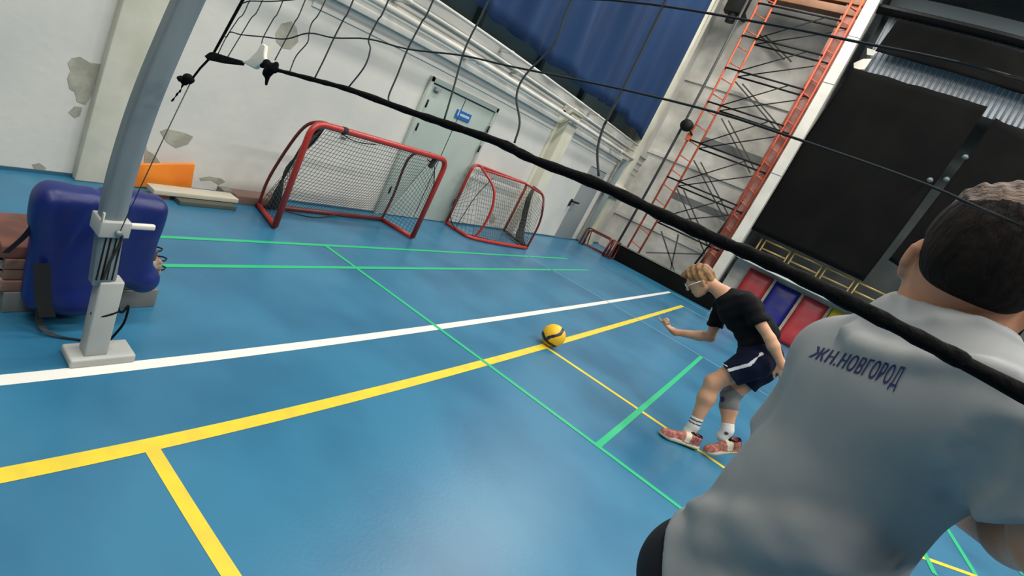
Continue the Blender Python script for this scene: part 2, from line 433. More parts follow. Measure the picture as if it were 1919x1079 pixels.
yp = yq-0.17
ladder('lattice_mast', 'orange ladder-like mast, left one of the two masts at the far end', yl, yr, 0.02, 7.6, m_orange)
ladder('lattice_mast', 'orange-brown lattice mast beside the white beam, right one of the two masts', yq, yp, 0.02, 7.6, m_orange, step=0.3)
t = MB(); t.span((XE+0.05, yp-0.05, 0.0), (XE+0.12, yq+0.06, 7.6))
tag(t.build('backing_plate', mat('rust_brown', (124, 72, 62), 0.7, 0, (150, 110, 98), 3)), 'rust brown upright strip behind the right lattice mast', 'strip')
# folding basket frame of black rods between the two masts
fr = empty('rod_frame', (XE, (yl+yq)/2, 0), 'black rod frame with crossing braces spanning between the two orange masts', 'frame')
zs = [1.25, 2.15, 3.06, 3.94, 4.72, 5.44, 6.15]
for k, z in enumerate(zs):
    for dz, a, b, x in ((0, yl, yq, XE-0.03), (-0.10, yr, yp, XE+0.06)):
        t = MB(); t.tube([(x, a, z+dz), (x, b, z+dz)], 0.020, 0, 6); t.build('cross_bar', m_dark, fr)
    if k < len(zs)-1:
        z2 = zs[k+1]
        for x, a, b, da in ((XE-0.03, yr, yr+(yq-yr)*.78, 0), (XE+0.06, yr, yp, -.10)):
            t = MB(); t.tube([(x, a, z+da), (x, b, z2+da)], 0.013, 0, 6); t.build('diagonal_rod', m_dark, fr)
m_strap = mat('grey_strap', (84, 84, 80), 0.8)
for ua, va, ub, vb in ((1352, 222, 1406, 324), (1378, 153, 1461, 250), (1268, 352, 1322, 478), (1420, 62, 1470, 112), (1300, 300, 1360, 415)):
    for o_ in (0, 13):
        t = MB(); t.bar(at(ua+o_, va+o_*.3, 'X', XE+1.1), at(ub+o_, vb+o_*.3, 'X', XE+1.1), 0.03, 0.03); t.build('rear_strap', m_strap, fr)
t = MB(); t.bar((XE+0.2, yr-0.15, 1.0), (XE+0.2, yq+0.45, 0.35), 0.03, 0.03); t.bar((XE+0.2, yq+0.15, 0.92), (XE+0.2, yr-0.1, 0.42), 0.03, 0.03); t.bar((XE+0.2, yr-0.5, 1.1), (XE+0.2, yr-0.75, 0.3), 0.03, 0.03)
t.build('lower_brace', m_strap, fr)
t = MB(); t.tube([(XE+0.02, yq+0.16, 0.3), (XE+0.02, yq-0.02, 2.3)], 0.02, 0, 6); t.tube([(XE+0.02, yq+0.1, 0.3), (XE+0.02, yq-0.02, 1.3)], 0.014, 0, 6); t.build('side_rod', m_dark, fr)
# timber box beam at the very top between the masts
t = MB()
for z, h in ((6.30, .16), (6.52, .2), (6.78, .22)):
    t.span((XE+0.01, yl-0.1, z), (XE+0.3, yp-0.04, z+h))
tag(t.build('timber_box', m_wood, bevel=0.01), 'stack of brown timber boards across the top of the rod frame', 'boards')
# white beam
t = MB(); yb0 = sum(at(u, v, 'X', XE).y for u, v in ((1589, 82), (1484, 257), (1402, 385), (1539, 162)))/4
yb1 = sum(at(u, v, 'X', XE).y for u, v in ((1616, 85), (1499, 252), (1419, 380), (1564, 170)))/4-0.02
t.span((XE-0.06, yb0, 0), (XE+0.3, yb1, ZT))
for z in (1.35, 3.0, 4.95, 5.9):
    t.span((XE-0.064, yb0+0.004, z), (XE-0.05, yb1-0.004, z+0.012), 1)
struct(t.build('trim_white_post', [m_whitebeam, m_greywall]))
# dark round loudspeaker by the left mast
sp = empty('loudspeaker', (XE-0.1, 1.95, 3.3), 'small round black loudspeaker hanging left of the orange mast', 'loudspeaker')
p = at(1287, 235, 'X', XE-0.15)
t = MB(); t.tube([p+Vector((-0.10, 0, 0)), p+Vector((-0.06, 0, 0)), p+Vector((0.06, 0, 0)), p+Vector((0.12, 0, 0))], [0.07, 0.13, 0.13, 0.06], 0, 16); t.build('cabinet', m_dark, sp)
p2 = at(1297, 253, 'X', XE-0.05); t = MB(); t.tube([p, p2, Vector((XE-0.02, yl, p2.z-0.05))], 0.02, 0, 6); t.build('arm', m_dark, sp)
t = MB(); t.box((XE-0.02, yl, p2.z-0.06), (0.07, 0.10, 0.16)); t.build('clamp', m_orange, sp)
# black round box high left of the mast
p = at(1415, 18, 'X', XE); t = MB(); t.box(p+Vector((0.25, 0.42, 0.15)), (0.25, 0.4, 0.5)); t.tube([p+Vector((0.25, 0.42, -0.3)), p+Vector((0.25, 0.42, 0.45))], 0.1, 0, 12)
t.span((p.x+0.3, p.y+0.35, p.z+0.1), (XB, p.y+0.45, p.z+0.2))
tag(t.build('black_case', m_dark, bevel=0.02), 'black case mounted high at the top left of the orange mast', 'case')
# dark conduit in the corner
t = MB(); y = at(1190, 390, 'X', XE).y; t.tube([(XE+0.0, yl+0.24, 0.02), (XE+0.0, yl+0.22, 7.8)], 0.028, 0, 8)
tag(t.build('corner_conduit', mat('conduit_grey', (70, 72, 70), 0.6)), 'dark grey vertical conduit running up the far corner pier', 'conduit')

def hanging(name, label, x, quad, m, amp=0.03, seed=0, nx=40, nz=30, hooks=True):
    q = [Vector((x, at(u, v, 'X', x).y, at(u, v, 'X', x).z)) for u, v in quad]   # tl tr br bl
    mb = MB()
    for i in range(nx+1):
        s = i/nx
        for j in range(nz+1):
            t_ = j/nz
            p = (q[0]*(1-s)+q[1]*s)*(1-t_)+(q[3]*(1-s)+q[2]*s)*t_
            d = amp*noise.noise(Vector((s*6+seed, t_*1.6, seed)))*1.6+amp*0.5*math.sin(s*26+2*t_+seed)*(0.3+0.7*t_)
            mb.v.append((p.x+d, p.y, p.z))
    for i in range(nx):
        for j in range(nz):
            a = i*(nz+1)+j; mb.f.append([a, a+1, a+nz+2, a+nz+1]); mb.m.append(0); mb.sm.append(True)
    o = mb.build(name, m); md = o.modifiers.new('th', 'SOLIDIFY'); md.thickness = 0.01
    tag(o, label, 'curtain')
    return o
hanging('black_curtain', 'big black cloth curtain right of the white post, above the brass rail', 13.2, ((1599, 127), (1851, 200), (1617, 527), (1392, 422)), m_cloth, 0.05, 3)
hanging('black_curtain', 'narrower black curtain at right edge, behind the head of the near player', 13.2, ((1866, 221), (2100, 370), (1900, 640), (1664, 487)), m_cloth, 0.05, 9)
hanging('black_curtain', 'long low black cloth band, topmost of the black curtains', 13.2, ((1683, 36), (1990, 120), (1990, 200), (1640, 95)), m_cloth, 0.03, 5, 40, 10)
cr = MB()
for z in (6.66,): cr.span((13.12, yb1+0.02, z), (13.52, -6.2, z+0.05))
cr.span((13.3, -6.2, 0.0), (13.5, -6.3, ZT))
struct(cr.build('trim_curtain_rail', m_dark))
# ribbed translucent panel between the curtains
rb = MB(); a = at(1640, 112, 'X', 13.5); b = at(1900, 190, 'X', 13.5); z0, z1 = 5.35, 6.66
n = 60; y0, y1 = -0.35, -6
for i in range(n):
    ya = y0+(y1-y0)*i/n; yb_ = y0+(y1-y0)*(i+1)/n
    rb.prism([(13.5, ya, z0), (13.5, yb_, z0), (13.5, yb_, z1), (13.5, ya, z1)], (0.02, 0, 0))
    rb.tube([(13.49, ya, z0), (13.49, ya, z1)], 0.018, 0, 6)
tag(rb.build('ribbed_panel', m_ribbed), 'grey ribbed panel strip showing between the upper black curtains', 'panel')
t = MB(); t.prism([(13.35, at(u, v, 'X', 13.35).y, at(u, v, 'X', 13.35).z) for u, v in ((1600, 118), (1618, 110), (1634, 110), (1620, 130), (1600, 130))], (0.02, 0, 0))
t.prism([(13.35, at(u, v, 'X', 13.35).y, at(u, v, 'X', 13.35).z) for u, v in ((1625, 90), (1646, 96), (1636, 104), (1624, 102))], (0.02, 0, 0))
tag(t.build('torn_sheet', m_tapewhite), 'torn white sheet scraps at the top left corner of the big black curtain', 'sheet')
# lamp globes glimpsed in the slit between the curtains
for i, (u, v) in enumerate(((1774, 336), (1743, 337), (1809, 294))):
    p = at(u, v, 'X', 13.05)
    t = MB(); t.tube([p+Vector((0, 0, -0.055)), p+Vector((0, 0, -0.04)), p+Vector((0, 0, -0.01)), p+Vector((0, 0, 0.02)), p+Vector((0, 0, 0.045))], [0.015, 0.038, 0.052, 0.046, 0.018], 0, 12)
    t.tube([p+Vector((0, 0, 0.04)), p+Vector((0.16, 0, 0.06))], 0.006, 0, 5)
    tag(t.build('glass_globe', mat('globe_glass', (86, 100, 98), 0.1)), ('glass globe in the slit between two black curtains, larger of the lower two', 'small bright glass globe at the edge of the big black curtain', 'glass globe in the slit between two black curtains, highest of the three')[i], 'globe')

# brass railing of the gallery
rl = empty('gallery_railing', (13.25, -1.6, 1.30), 'brass coloured gallery railing with long horizontal bars under the black curtain', 'railing')
XR = 13.3
zt = at(1550, 502, 'X', XR).z; zm = at(1470, 478, 'X', XR).z; zb = at(1490, 520, 'X', XR).z
ys = [at(u, v, 'X', XR).y for u, v in ((1430, 452), (1486, 472), (1545, 500), (1604, 529), (1662, 557))]
zr = [zt, zt-0.20, zt-0.34, zt-0.42]
for i in range(4):
    for z in (zt, zt-0.18, zt-0.36):
        t = MB(); t.tube([(XR, ys[i]-0.03, z), (XR, ys[i+1]+0.03, z)], 0.018, 0, 8); t.build('rail_bar', m_brass, rl)
for y in ys:
    for d in (-0.04, 0.04):
        t = MB(); t.tube([(XR, y+d, 1.24), (XR, y+d, zt)], 0.016, 0, 6); t.build('rail_post', m_brass, rl)
t = MB(); t.span((13.2, -9, 1.20), (XB+0.9, -0.15, 1.26))
struct(t.build('trim_ledge', m_whitebeam))

# padded mats leaning under the gallery
XM = 13.45
def mat_obj(label, m, tl, tr, br, bl, edge=True):
    q = [at(u, v, 'X', XM) for u, v in (tl, tr)]; yA = q[0].y; yB = q[1].y; zT = (q[0].z+q[1].z)/2
    e = empty('gym_mat', (XM+0.1, (yA+yB)/2, 0.0), label, 'mat', 'coloured mats under the gallery')
    nx, nz = 8, 12; mb = MB()
    for side in (0, 1):
        for i in range(nx+1):
            for j in range(nz+1):
                s = i/nx; t_ = j/nz
                puff = 0.035*(1-(2*s-1)**6)*(1-(2*t_-1)**6)+0.01*noise.noise(Vector((s*4+yA*9, t_*7, 0)))
                x = XM+0.16*t_-(puff if side == 0 else -0.10)
                mb.v.append((x, yA+(yB-yA)*s, 0.01+(zT-0.01)*t_))
    N = (nx+1)*(nz+1)
    for i in range(nx):
        for j in range(nz):
            a = i*(nz+1)+j
            mb.f.append([a, a+1, a+nz+2, a+nz+1]); mb.m.append(0); mb.sm.append(True)
            mb.f.append([a+N, a+nz+1+N, a+nz+2+N, a+1+N]); mb.m.append(0); mb.sm.append(True)
    rim = [i*(nz+1) for i in range(nx+1)]+[nx*(nz+1)+j for j in range(1, nz+1)]+[i*(nz+1)+nz for i in range(nx-1, -1, -1)]+[j for j in range(nz-1, 0, -1)]
    for k in range(len(rim)):
        a, b = rim[k], rim[(k+1) % len(rim)]; mb.f.append([a, b, b+N, a+N]); mb.m.append(0); mb.sm.append(False)
    mb.build('pad', m, e)
    if edge:
        t = MB(); t.prism([(XM+0.01, yB-0.01, 0.01), (XM+0.11, yB-0.01, 0.01), (XM+0.27, yB-0.01, zT), (XM+0.17, yB-0.01, zT)], (0, -0.055, 0)); t.build('wooden_edge', m_beige, e)
    return e
ym = [at(u, v, 'X', XM).y for u, v in ((1406, 501), (1452, 524), (1503, 553), (1558, 577))]
mat_obj('red padded mat, the left and smaller looking of the two red ones', m_matred, (1406, 501), (1450, 523), 0, 0)
mat_obj('blue padded mat standing between the two red mats', m_matblue, (1456, 526), (1501, 552), 0, 0)
mat_obj('red padded mat with glossy creases between blue and yellow mats', m_matred, (1509, 553), (1554, 576), 0, 0)
mat_obj('yellow padded mat, rightmost, partly behind the grey shirt', m_matyel, (1562, 580), (1615, 602), 0, 0)

# rink board
br = MB(); zb = (at(1160, 456, 'X', 12.45).z+at(1277, 515, 'X', 12.45).z)/2
br.span((12.45, 2.02, 0.0), (12.50, -0.32, zb), 0); br.span((12.44, 2.02, zb-0.025), (12.51, -0.32, zb), 1)
tag(br.build('rink_board', [m_cloth, mat('board_cap', (150, 150, 136), 0.6)], bevel=0.006), 'long low black rink board standing along the far end of the floor', 'board')

# small stacked cage goals in the corner
def cage(x, label, y0, y1, h, m):
    e = empty('small_goal', (x, (y0+y1)/2, 0), label, 'goal', 'small floorball goals by the rink board')
    t = MB(); t.tube(arc((x, y0, 0), (x, y0, h), (x, y1, h), 0.06)[0:] and [Vector((x, y0, 0.02))]+arc((x, y0, 0), (x, y0, h), (x, y1, h), 0.07)+arc((x, y0, h), (x, y1, h), (x, y1, 0), 0.07)+[Vector((x, y1, 0.02))], 0.016, 0, 8); t.build('front_frame', m, e)
    t = MB(); t.tube([Vector((x, y0, 0.02)), Vector((x+0.35, y0, 0.02)), Vector((x+0.35, y1, 0.02)), Vector((x, y1, 0.02))], 0.016, 0, 8); t.build('base_frame', m, e)
    for y in (y0, y1):
        t = MB(); t.tube([Vector((x+0.35, y, 0.02)), Vector((x+0.12, y, h))], 0.012, 0, 6); t.build('rear_strut', m, e)
    return e
hc = 0.43
c1 = cage(12.02, 'small dark red floorball goal, outermost of the nested pair', 2.62, 2.02, hc, m_darkred)
c2 = cage(12.14, 'small dark red floorball goal, inner one of the nested pair', 2.58, 2.06, hc-0.04, m_darkred)
for k, y in enumerate((2.03, 1.96, 1.89)):
    t = MB(); t.tube([Vector((11.95, y, 0.03)), Vector((12.0, y, hc-0.02)), Vector((12.32, y, hc-0.02)), Vector((12.38, y, 0.03))], 0.014, 0, 6, closed=True)
    tag(t.build('small_goal', m_darkred), 'dark red tube goal frame packed against the end of the rink board', 'goal', 'tube frames by the rink board')

# ------------------------------------------------------------------ the two big goals
def net_panel(mb, quad, sp, r=0.0016, m=0, sag=0.0, seed=0, n=3):
    a, b, c, d = [Vector(p) for p in quad]
    L1 = ((b-a).length+(c-d).length)/2; L2 = ((d-a).length+(c-b).length)/2
    n1 = max(2, int(L1/sp)); n2 = max(2, int(L2/sp)); nrm = (b-a).cross(d-a).normalized()
    def P(s, t):
        p = (a*(1-s)+b*s)*(1-t)+(d*(1-s)+c*s)*t
        return p+nrm*(sag*math.sin(math.pi*s)*math.sin(math.pi*t)+0.012*noise.noise(Vector((s*5+seed, t*5, seed))))
    for i in range(n1+1):
        mb.tube([P(i/n1, j/10) for j in range(11)], r, m, n)
    for j in range(n2+1):
        mb.tube([P(i/14, j/n2) for i in range(15)], r, m, n)
def floorball_goal():
    yF = 2.07; x0, x1 = 2.20, 4.36; h = 1.0; yB = 2.56; xb0, xb1 = 2.36, 4.33
    e = empty('goal', ((x0+x1)/2, yF, 0), 'larger red tube goal with black netting, nearer the blue pads', 'goal')
    t = MB(); t.tube([Vector((x0, yF, 0.03))]+arc((x0, yF, 0), (x0, yF, h), (x1, yF, h), 0.14)+arc((x0, yF, h), (x1, yF, h), (x1, yF, 0), 0.14)+[Vector((x1, yF, 0.03))], 0.03, 0, 12); t.build('front_frame', m_red, e)
    for a, b in ((x0, xb0), (x1, xb1)):
        t = MB(); t.tube([(a, yF, 0.03), (b, yB, 0.03)], 0.026, 0, 10); t.build('base_side_bar', m_red, e)
    t = MB(); t.tube([(xb0-0.02, yB, 0.03), (xb1, yB, 0.03)], 0.026, 0, 10); t.build('base_rear_bar', m_darkred, e)
    for xb, xt in ((xb0, x0+0.2), (xb1, x1-0.25)):
        t = MB(); t.tube(smooth_path([(xb, yB, 0.03), (xb+0.0, yB-0.02, 0.35), (xt-0.02, yB-0.18, 0.85), (xt+0.04, yF+0.18, h-0.01), (xt+0.12, yF, h)], 6), 0.016, 0, 8); t.build('rear_upright', m_darkred, e)
    nb = MB()
    net_panel(nb, ((x0+0.25, yF+0.05, h-0.01), (x1-0.2, yF+0.05, h-0.01), (xb1, yB, 0.04), (xb0, yB, 0.04)), 0.042, 0.0024, 0, -0.08, 1)
    net_panel(nb, ((x0+0.02, yF, 0.85), (x0+0.2, yF+0.06, h-0.03), (xb0, yB, 0.04), (x0, yF+0.02, 0.04)), 0.042, 0.0024, 0, 0.02, 2)
    net_panel(nb, ((x1-0.02, yF, 0.70), (x1-0.22, yF+0.06, h-0.06), (xb1, yB, 0.04), (x1, yF+0.02, 0.04)), 0.042, 0.0024, 0, 0.0, 3)
    nb.build('netting', m_netgrey, e)
    t = MB()
    for k in range(7):
        o_ = 0.012*k
        t.tube(smooth_path([(x0+0.17+o_, yF+0.10, h-0.04), (x0+0.14+o_*1.3, yF+0.16, 0.8), (x0+0.12+o_*0.6, yF+0.22+o_, 0.5), (x0+0.14+o_, yF+0.3, 0.25), (x0+0.2+o_*2, yF+0.4, 0.06)], 5), 0.012, 0, 6)
    t.build('bunched_net', m_netblack, e)
    t = MB(); t.tube(smooth_path([(x0+0.32, yF, h-0.02), (x0+0.6, yF+0.02, h-0.07), (x0+0.9, yF+0.02, h-0.05)], 6), 0.005, 0, 5); t.build('net_cord', m_netblack, e); t = MB()
    t.tube(smooth_path([(x1-0.3, yF+0.05, h-0.06), (x1-0.16, yF+0.03, h-0.10), (x1-0.05, yF, h-0.3), (x1, yF, h-0.34)], 6), 0.006, 0, 5); t.build('net_cord', m_netblack, e); t = MB()
    t.box((x1-0.25, yF, h-0.07), (0.035, 0.05, 0.12), 0, 0, 0, 0.4); t.build('tape_wrap', m_netblack, e); t = MB()
    t.tube([(x0+0.36, yF, h), (x0+0.42, yF, h)], 0.034, 0, 12); t.build('tape_wrap', m_netblack, e); t = MB()
    t.tube(smooth_path([(x0+0.2, yB-0.05, 0.05), (x0+0.8, yB-0.14, 0.015), (x0+1.3, yB-0.05, 0.05)], 6), 0.008, 0, 5)
    t.build('net_cord', m_netblack, e)
floorball_goal()
def second_goal():
    yF = 2.74; x0, x1 = 6.14, 8.15; h = 0.98
    e = empty('goal', ((x0+x1)/2, yF, 0), 'smaller looking red goal seen from behind with bowed rear bars, right of the double door', 'goal')
    pP = Vector((6.12, 2.24, 0.03)); pQ = Vector((7.66, 2.04, 0.03))
    tA = Vector((6.3, yF-0.05, h)); 
    tB = at(1000, 350, 'Y', yF-0.1)
    h2 = tB.z
    t = MB(); t.tube([Vector((x0, yF, 0.03))]+arc((x0, yF, 0), (x0, yF, h), (x1, yF, h2), 0.13)+arc((x0, yF, h), (x1, yF, h2), (x1, yF, 0), 0.10)+[Vector((x1, yF, 0.03))], 0.022, 0, 10); t.build('front_frame', m_red, e)
    t = MB(); t.tube(smooth_path([(x0, yF, 0.03), (6.06, 2.42, 0.03), pP, (6.8, 2.12, 0.03), pQ], 6), 0.026, 0, 10); t.build('base_bowed_bar', m_red, e)
    t = MB(); t.tube([pQ, (x1, yF, 0.03)], 0.022, 0, 8); t.build('base_side_bar', m_darkred, e)
    q1 = at(925, 352, 'Y', 2.3); q2 = at(905, 318, 'Y', 2.55)
    t = MB(); t.tube(smooth_path([tA, q2, q1, at(922, 390, 'Y', 2.2), at(905, 425, 'Y', 2.2), pP+Vector((0.05, 0, 0))], 6), 0.018, 0, 8); t.build('rear_hoop', m_red, e)
    r1 = at(1016, 364, 'Y', 2.3); 
    t = MB(); t.tube(smooth_path([tB, r1, at(1018, 385, 'Y', 2.1), at(1010, 420, 'Y', 2.05), pQ], 6), 0.018, 0, 8); t.build('rear_hoop', m_darkred, e)
    t = MB(); t.tube([q2, at(985, 344, 'Y', 2.45), r1], 0.016, 0, 8); t.build('upper_rear_bar', m_red, e)
    nb = MB()
    net_panel(nb, (tA, tB, pQ, pP), 0.06, 0.0026, 0, 0.0, 4)
    net_panel(nb, (tB, at(1018, 385, 'Y', 2.1), pQ, Vector((x1, yF, 0.04))), 0.05, 0.0026, 0, 0.0, 6)
    net_panel(nb, (Vector((x0, yF, h-0.4)), tA, pP, Vector((x0, yF, 0.04))), 0.06, 0.0026, 0, 0.0, 7)
    nb.build('netting', m_netgrey, e)
    t = MB()
    for k in range(7):
        o_ = 0.02*k
        t.tube(smooth_path([tB+Vector((-0.05+o_*0.4, -0.03, 0)), at(988+k, 372, 'Y', 2.45), at(975+k*1.4, 420, 'Y', 2.4), at(968+k*2, 445, 'Y', 2.3), pQ+Vector((0, 0.03, 0.02))], 5), 0.014, 0, 6)
    t.build('bunched_net', m_netblack, e)
    t = MB()
    t.tube(smooth_path([Vector((x0+0.02, yF, 0.55)), at(845, 400, 'Y', 2.5), at(856, 430, 'Z', 0.03), at(900, 445, 'Z', 0.03), at(975, 462, 'Z', 0.03)], 6), 0.008, 0, 5); t.build('net_cord', m_netblack, e); t = MB()
    t.tube(smooth_path([at(924, 334, 'Y', 2.5), at(890, 370, 'Y', 2.6), at(850, 432, 'Y', 2.65)], 6), 0.006, 0, 5)
    t.build('net_cord', m_netblack, e)
second_goal()
t = MB(); a = at(645, 250, 'Y', W-0.03); t.span((a.x, W-0.03, a.z-0.045), (a.x+0.10, W, a.z+0.045))
tag(t.build('wall_switch', m_white, bevel=0.005), 'small white switch box on the wall behind the larger goal', 'switch')

# ------------------------------------------------------------------ volleyball
bc = Vector((3.80, 0.0, 0.103)); R = 0.100
me = bpy.data.meshes.new('volleyball'); bm = bmesh.new(); bmesh.ops.create_uvsphere(bm, u_segments=96, v_segments=64, radius=R)
vd = Vector(CAM-np.array(bc)).normalized(); up = Vector((0, 0, 1)); rt = up.cross(vd).normalized(); vu = vd.cross(rt)
vu2 = (vu*math.cos(0.35)+rt*math.sin(0.35)); rt2 = vd.cross(vu2)*-1
for f in bm.faces:
    f.smooth = True; n_ = f.calc_center_median().normalized(); a = n_.dot(rt2); b = n_.dot(vu2); c = n_.dot(vd)
    band1 = abs(a-0.06-0.17*math.sin(3.2*b)) < 0.13 and c > -0.3
    band2 = abs(b+0.62+0.12*math.cos(3.0*a)) < 0.11
    band3 = abs(c+0.55) < 0.14
    f.material_index = 1 if (band1 and b > -0.75) or band2 or band3 else 0
    if min(abs(abs(a-0.06-0.17*math.sin(3.2*b))-0.13), abs(abs(b+0.62+0.12*math.cos(3.0*a))-0.11)) < 0.012: f.material_index = 1
for v in bm.verts: v.co += bc
bm.to_mesh(me); bm.free(); me.materials.append(m_ballY); me.materials.append(m_ballB)
tag(link_mesh('volleyball', me), 'yellow and navy volleyball lying on the yellow court line', 'ball')
# ------------------------------------------------------------------ soft bodies from distance fields
def _v(p): return np.array([float(c) for c in p])
def cone(P, a, b, ra, rb):
    ba = b-a; l2 = ba@ba; rr = ra-rb; a2 = l2-rr*rr; il2 = 1/l2
    pa = P-a; y = pa@ba; z = y-l2
    x2 = ((pa*l2-np.outer(y, ba))**2).sum(1); y2 = y*y*l2; z2 = z*z*l2
    k = np.sign(rr)*rr*rr*x2
    out = (np.sqrt(np.maximum(x2*a2*il2, 0))+y*rr)*il2-ra
    m1 = np.sign(z)*a2*z2 > k; out = np.where(m1, np.sqrt(x2+z2)*il2-rb, out)
    m2 = (~m1) & (np.sign(y)*a2*y2 < k); out = np.where(m2, np.sqrt(x2+y2)*il2-ra, out)
    return out
def ell(P, c, R_, r):
    q = (P-c)@R_.T; k0 = np.linalg.norm(q/r, axis=1); k1 = np.linalg.norm(q/(r*r), axis=1)+1e-9
    return k0*(k0-1)/k1
def rbox(P, c, R_, h, r):
    q = np.abs((P-c)@R_.T)-(np.array(h)-r)
    return np.linalg.norm(np.maximum(q, 0), axis=1)+np.minimum(q.max(1), 0)-r
def smin(a, b, k):
    if k <= 0: return np.minimum(a, b)
    h = np.clip(0.5+0.5*(b-a)/k, 0, 1); return b*(1-h)+a*h-k*h*(1-h)
def smax(a, b, k): return -smin(-a, -b, k)
class Field:
    def __init__(s): s.ops = []
    def C(s, a, b, ra, rb=None, k=0.03, cut=None):
        s.ops.append(('c', _v(a), _v(b), ra, ra if rb is None else rb, k, cut)); return s
    def E(s, c, axes, r, k=0.03, neg=False):
        s.ops.append(('n' if neg else 'e', _v(c), np.array(axes, float), np.array(r, float), None, k, None)); return s
    def B(s, c, axes, h, r, k=0.03): s.ops.append(('b', _v(c), np.array(axes, float), h, r, k, None)); return s
    def N(s, a, b, ra, rb=None, k=0.01): s.ops.append(('nc', _v(a), _v(b), ra, ra if rb is None else rb, k, None)); return s
    def cutp(s, p, n, k=0.004): s.ops.append(('p', _v(p), _v(n)/np.linalg.norm(_v(n)), None, None, k, None)); return s
    def F(s, fn): s.ops.append(('f', fn, None, None, None, 0, None)); return s
    def __call__(s, P):
        d = None
        for t, a, b, c_, e_, k, cut in s.ops:
            if t == 'c': x = cone(P, a, b, c_, e_)
            elif t in 'en' : x = ell(P, a, b, c_)
            elif t == 'b': x = rbox(P, a, b, c_, e_)
            elif t == 'nc': d = smax(d, -cone(P, a, b, c_, e_), k); continue
            elif t == 'p': d = smax(d, (P-a)@b, k); continue
            elif t == 'f': d = a(P, d); continue
            if t == 'n': d = smax(d, -x, k); continue
            if cut is not None:
                for cp, cn in cut: x = smax(x, (P-_v(cp))@(_v(cn)/np.linalg.norm(_v(cn))), 0.004)
            d = x if d is None else smin(d, x, k)
        return d
    def bounds(s, pad=0.03):
        lo = np.full(3, 1e9); hi = -lo
        for t, a, b, c_, e_, k, cut in s.ops:
            if t == 'c': r = max(c_, e_); lo = np.minimum(lo, np.minimum(a, b)-r); hi = np.maximum(hi, np.maximum(a, b)+r)
            elif t == 'e': r = c_.max(); lo = np.minimum(lo, a-r); hi = np.maximum(hi, a+r)
            elif t == 'b': r = np.linalg.norm(c_); lo = np.minimum(lo, a-r); hi = np.maximum(hi, a+r)
        return lo-pad, hi+pad
def surface(field, h, name, mats, parent=None, pick=None, ext=None):
    lo, hi = field.bounds() if ext is None else ext
    B = 12; n = np.ceil((hi-lo)/h).astype(int)+2; nb = np.ceil(n/B).astype(int); n = nb*B+1
    G = np.full(n, 1.0, np.float32)
    bi = np.stack(np.meshgrid(*[np.arange(k) for k in nb], indexing='ij'), -1).reshape(-1, 3)
    cen = lo+(bi*B+B/2)*h; dc = field(cen); R_ = B*h*0.95+0.02
    li = np.arange(B+1); LI = np.stack(np.meshgrid(li, li, li, indexing='ij'), -1).reshape(-1, 3)
    for (i, j, k), d0 in zip(bi, dc):
        sl = (slice(i*B, i*B+B+1), slice(j*B, j*B+B+1), slice(k*B, k*B+B+1))
        if abs(d0) > R_*1.15:
            if d0 < 0: G[sl] = np.where(G[sl] == 1.0, -1.0, G[sl])
            continue
        P = lo+(LI+np.array([i, j, k])*B)*h
        G[sl] = field(P).reshape(B+1, B+1, B+1)
    S = G < 0
    c = np.zeros(np.array(G.shape)-1, np.uint8)
    for a in (0, 1):
        for b in (0, 1):
            for d in (0, 1): c += S[a:G.shape[0]-1+a, b:G.shape[1]-1+b, d:G.shape[2]-1+d]
    act = (c > 0) & (c < 8); idx = np.full(c.shape, -1, np.int64); ids = np.argwhere(act); idx[act] = np.arange(len(ids))
    acc = np.zeros((len(ids), 3)); cnt = np.zeros(len(ids))
    cor = [(a, b, d) for a in (0, 1) for b in (0, 1) for d in (0, 1)]
    for x, p in enumerate(cor):
        for q in cor[x+1:]:
            if sum(abs(p[m]-q[m]) for m in range(3)) != 1: continue
            gp = G[ids[:, 0]+p[0], ids[:, 1]+p[1], ids[:, 2]+p[2]]; gq = G[ids[:, 0]+q[0], ids[:, 1]+q[1], ids[:, 2]+q[2]]
            m = (gp < 0) != (gq < 0); t = np.where(m, gp/(gp-gq+1e-12), 0)
            pt = np.array(p)+t[:, None]*(np.array(q)-np.array(p))
            acc += np.where(m[:, None], pt, 0); cnt += m
    V = lo+(ids+acc/cnt[:, None])*h
    faces = []
    for ax in range(3):
        o = [0, 0, 0]; o[ax] = 1
        A = S[:S.shape[0]-o[0], :S.shape[1]-o[1], :S.shape[2]-o[2]]; Bq = S[o[0]:, o[1]:, o[2]:]
        e = np.argwhere(A != Bq); u, v = [k for k in range(3) if k != ax]
        e = e[(e[:, u] > 0) & (e[:, v] > 0) & (e[:, u] < c.shape[u]) & (e[:, v] < c.shape[v])]
        fl_ = A[e[:, 0], e[:, 1], e[:, 2]]
        q = []
        for du, dv in ((0, 0), (1, 0), (1, 1), (0, 1)):
            w_ = e.copy(); w_[:, u] -= du; w_[:, v] -= dv; q.append(idx[w_[:, 0], w_[:, 1], w_[:, 2]])
        q = np.stack(q, 1); flip = fl_ if ax != 1 else ~fl_
        q[flip] = q[flip][:, ::-1]; faces.append(q)
    Fc = np.concatenate(faces); Fc = Fc[(Fc >= 0).all(1)]
    me = bpy.data.meshes.new(name); me.from_pydata(V.tolist(), [], Fc.tolist())
    ms = mats if isinstance(mats, (list, tuple)) else [mats]
    for m in ms: me.materials.append(m)
    if pick is not None:
        cc = V[Fc].mean(1); me.polygons.foreach_set('material_index', pick(cc).astype(np.int32))
    me.polygons.foreach_set('use_smooth', [True]*len(Fc)); me.update()
    bm = bmesh.new(); bm.from_mesh(me); bmesh.ops.recalc_face_normals(bm, faces=bm.faces)
    for _ in range(2): bmesh.ops.smooth_vert(bm, verts=bm.verts, factor=0.4, use_axis_x=True, use_axis_y=True, use_axis_z=True)
    bm.to_mesh(me); bm.free()
    return link_mesh(name, me, parent)
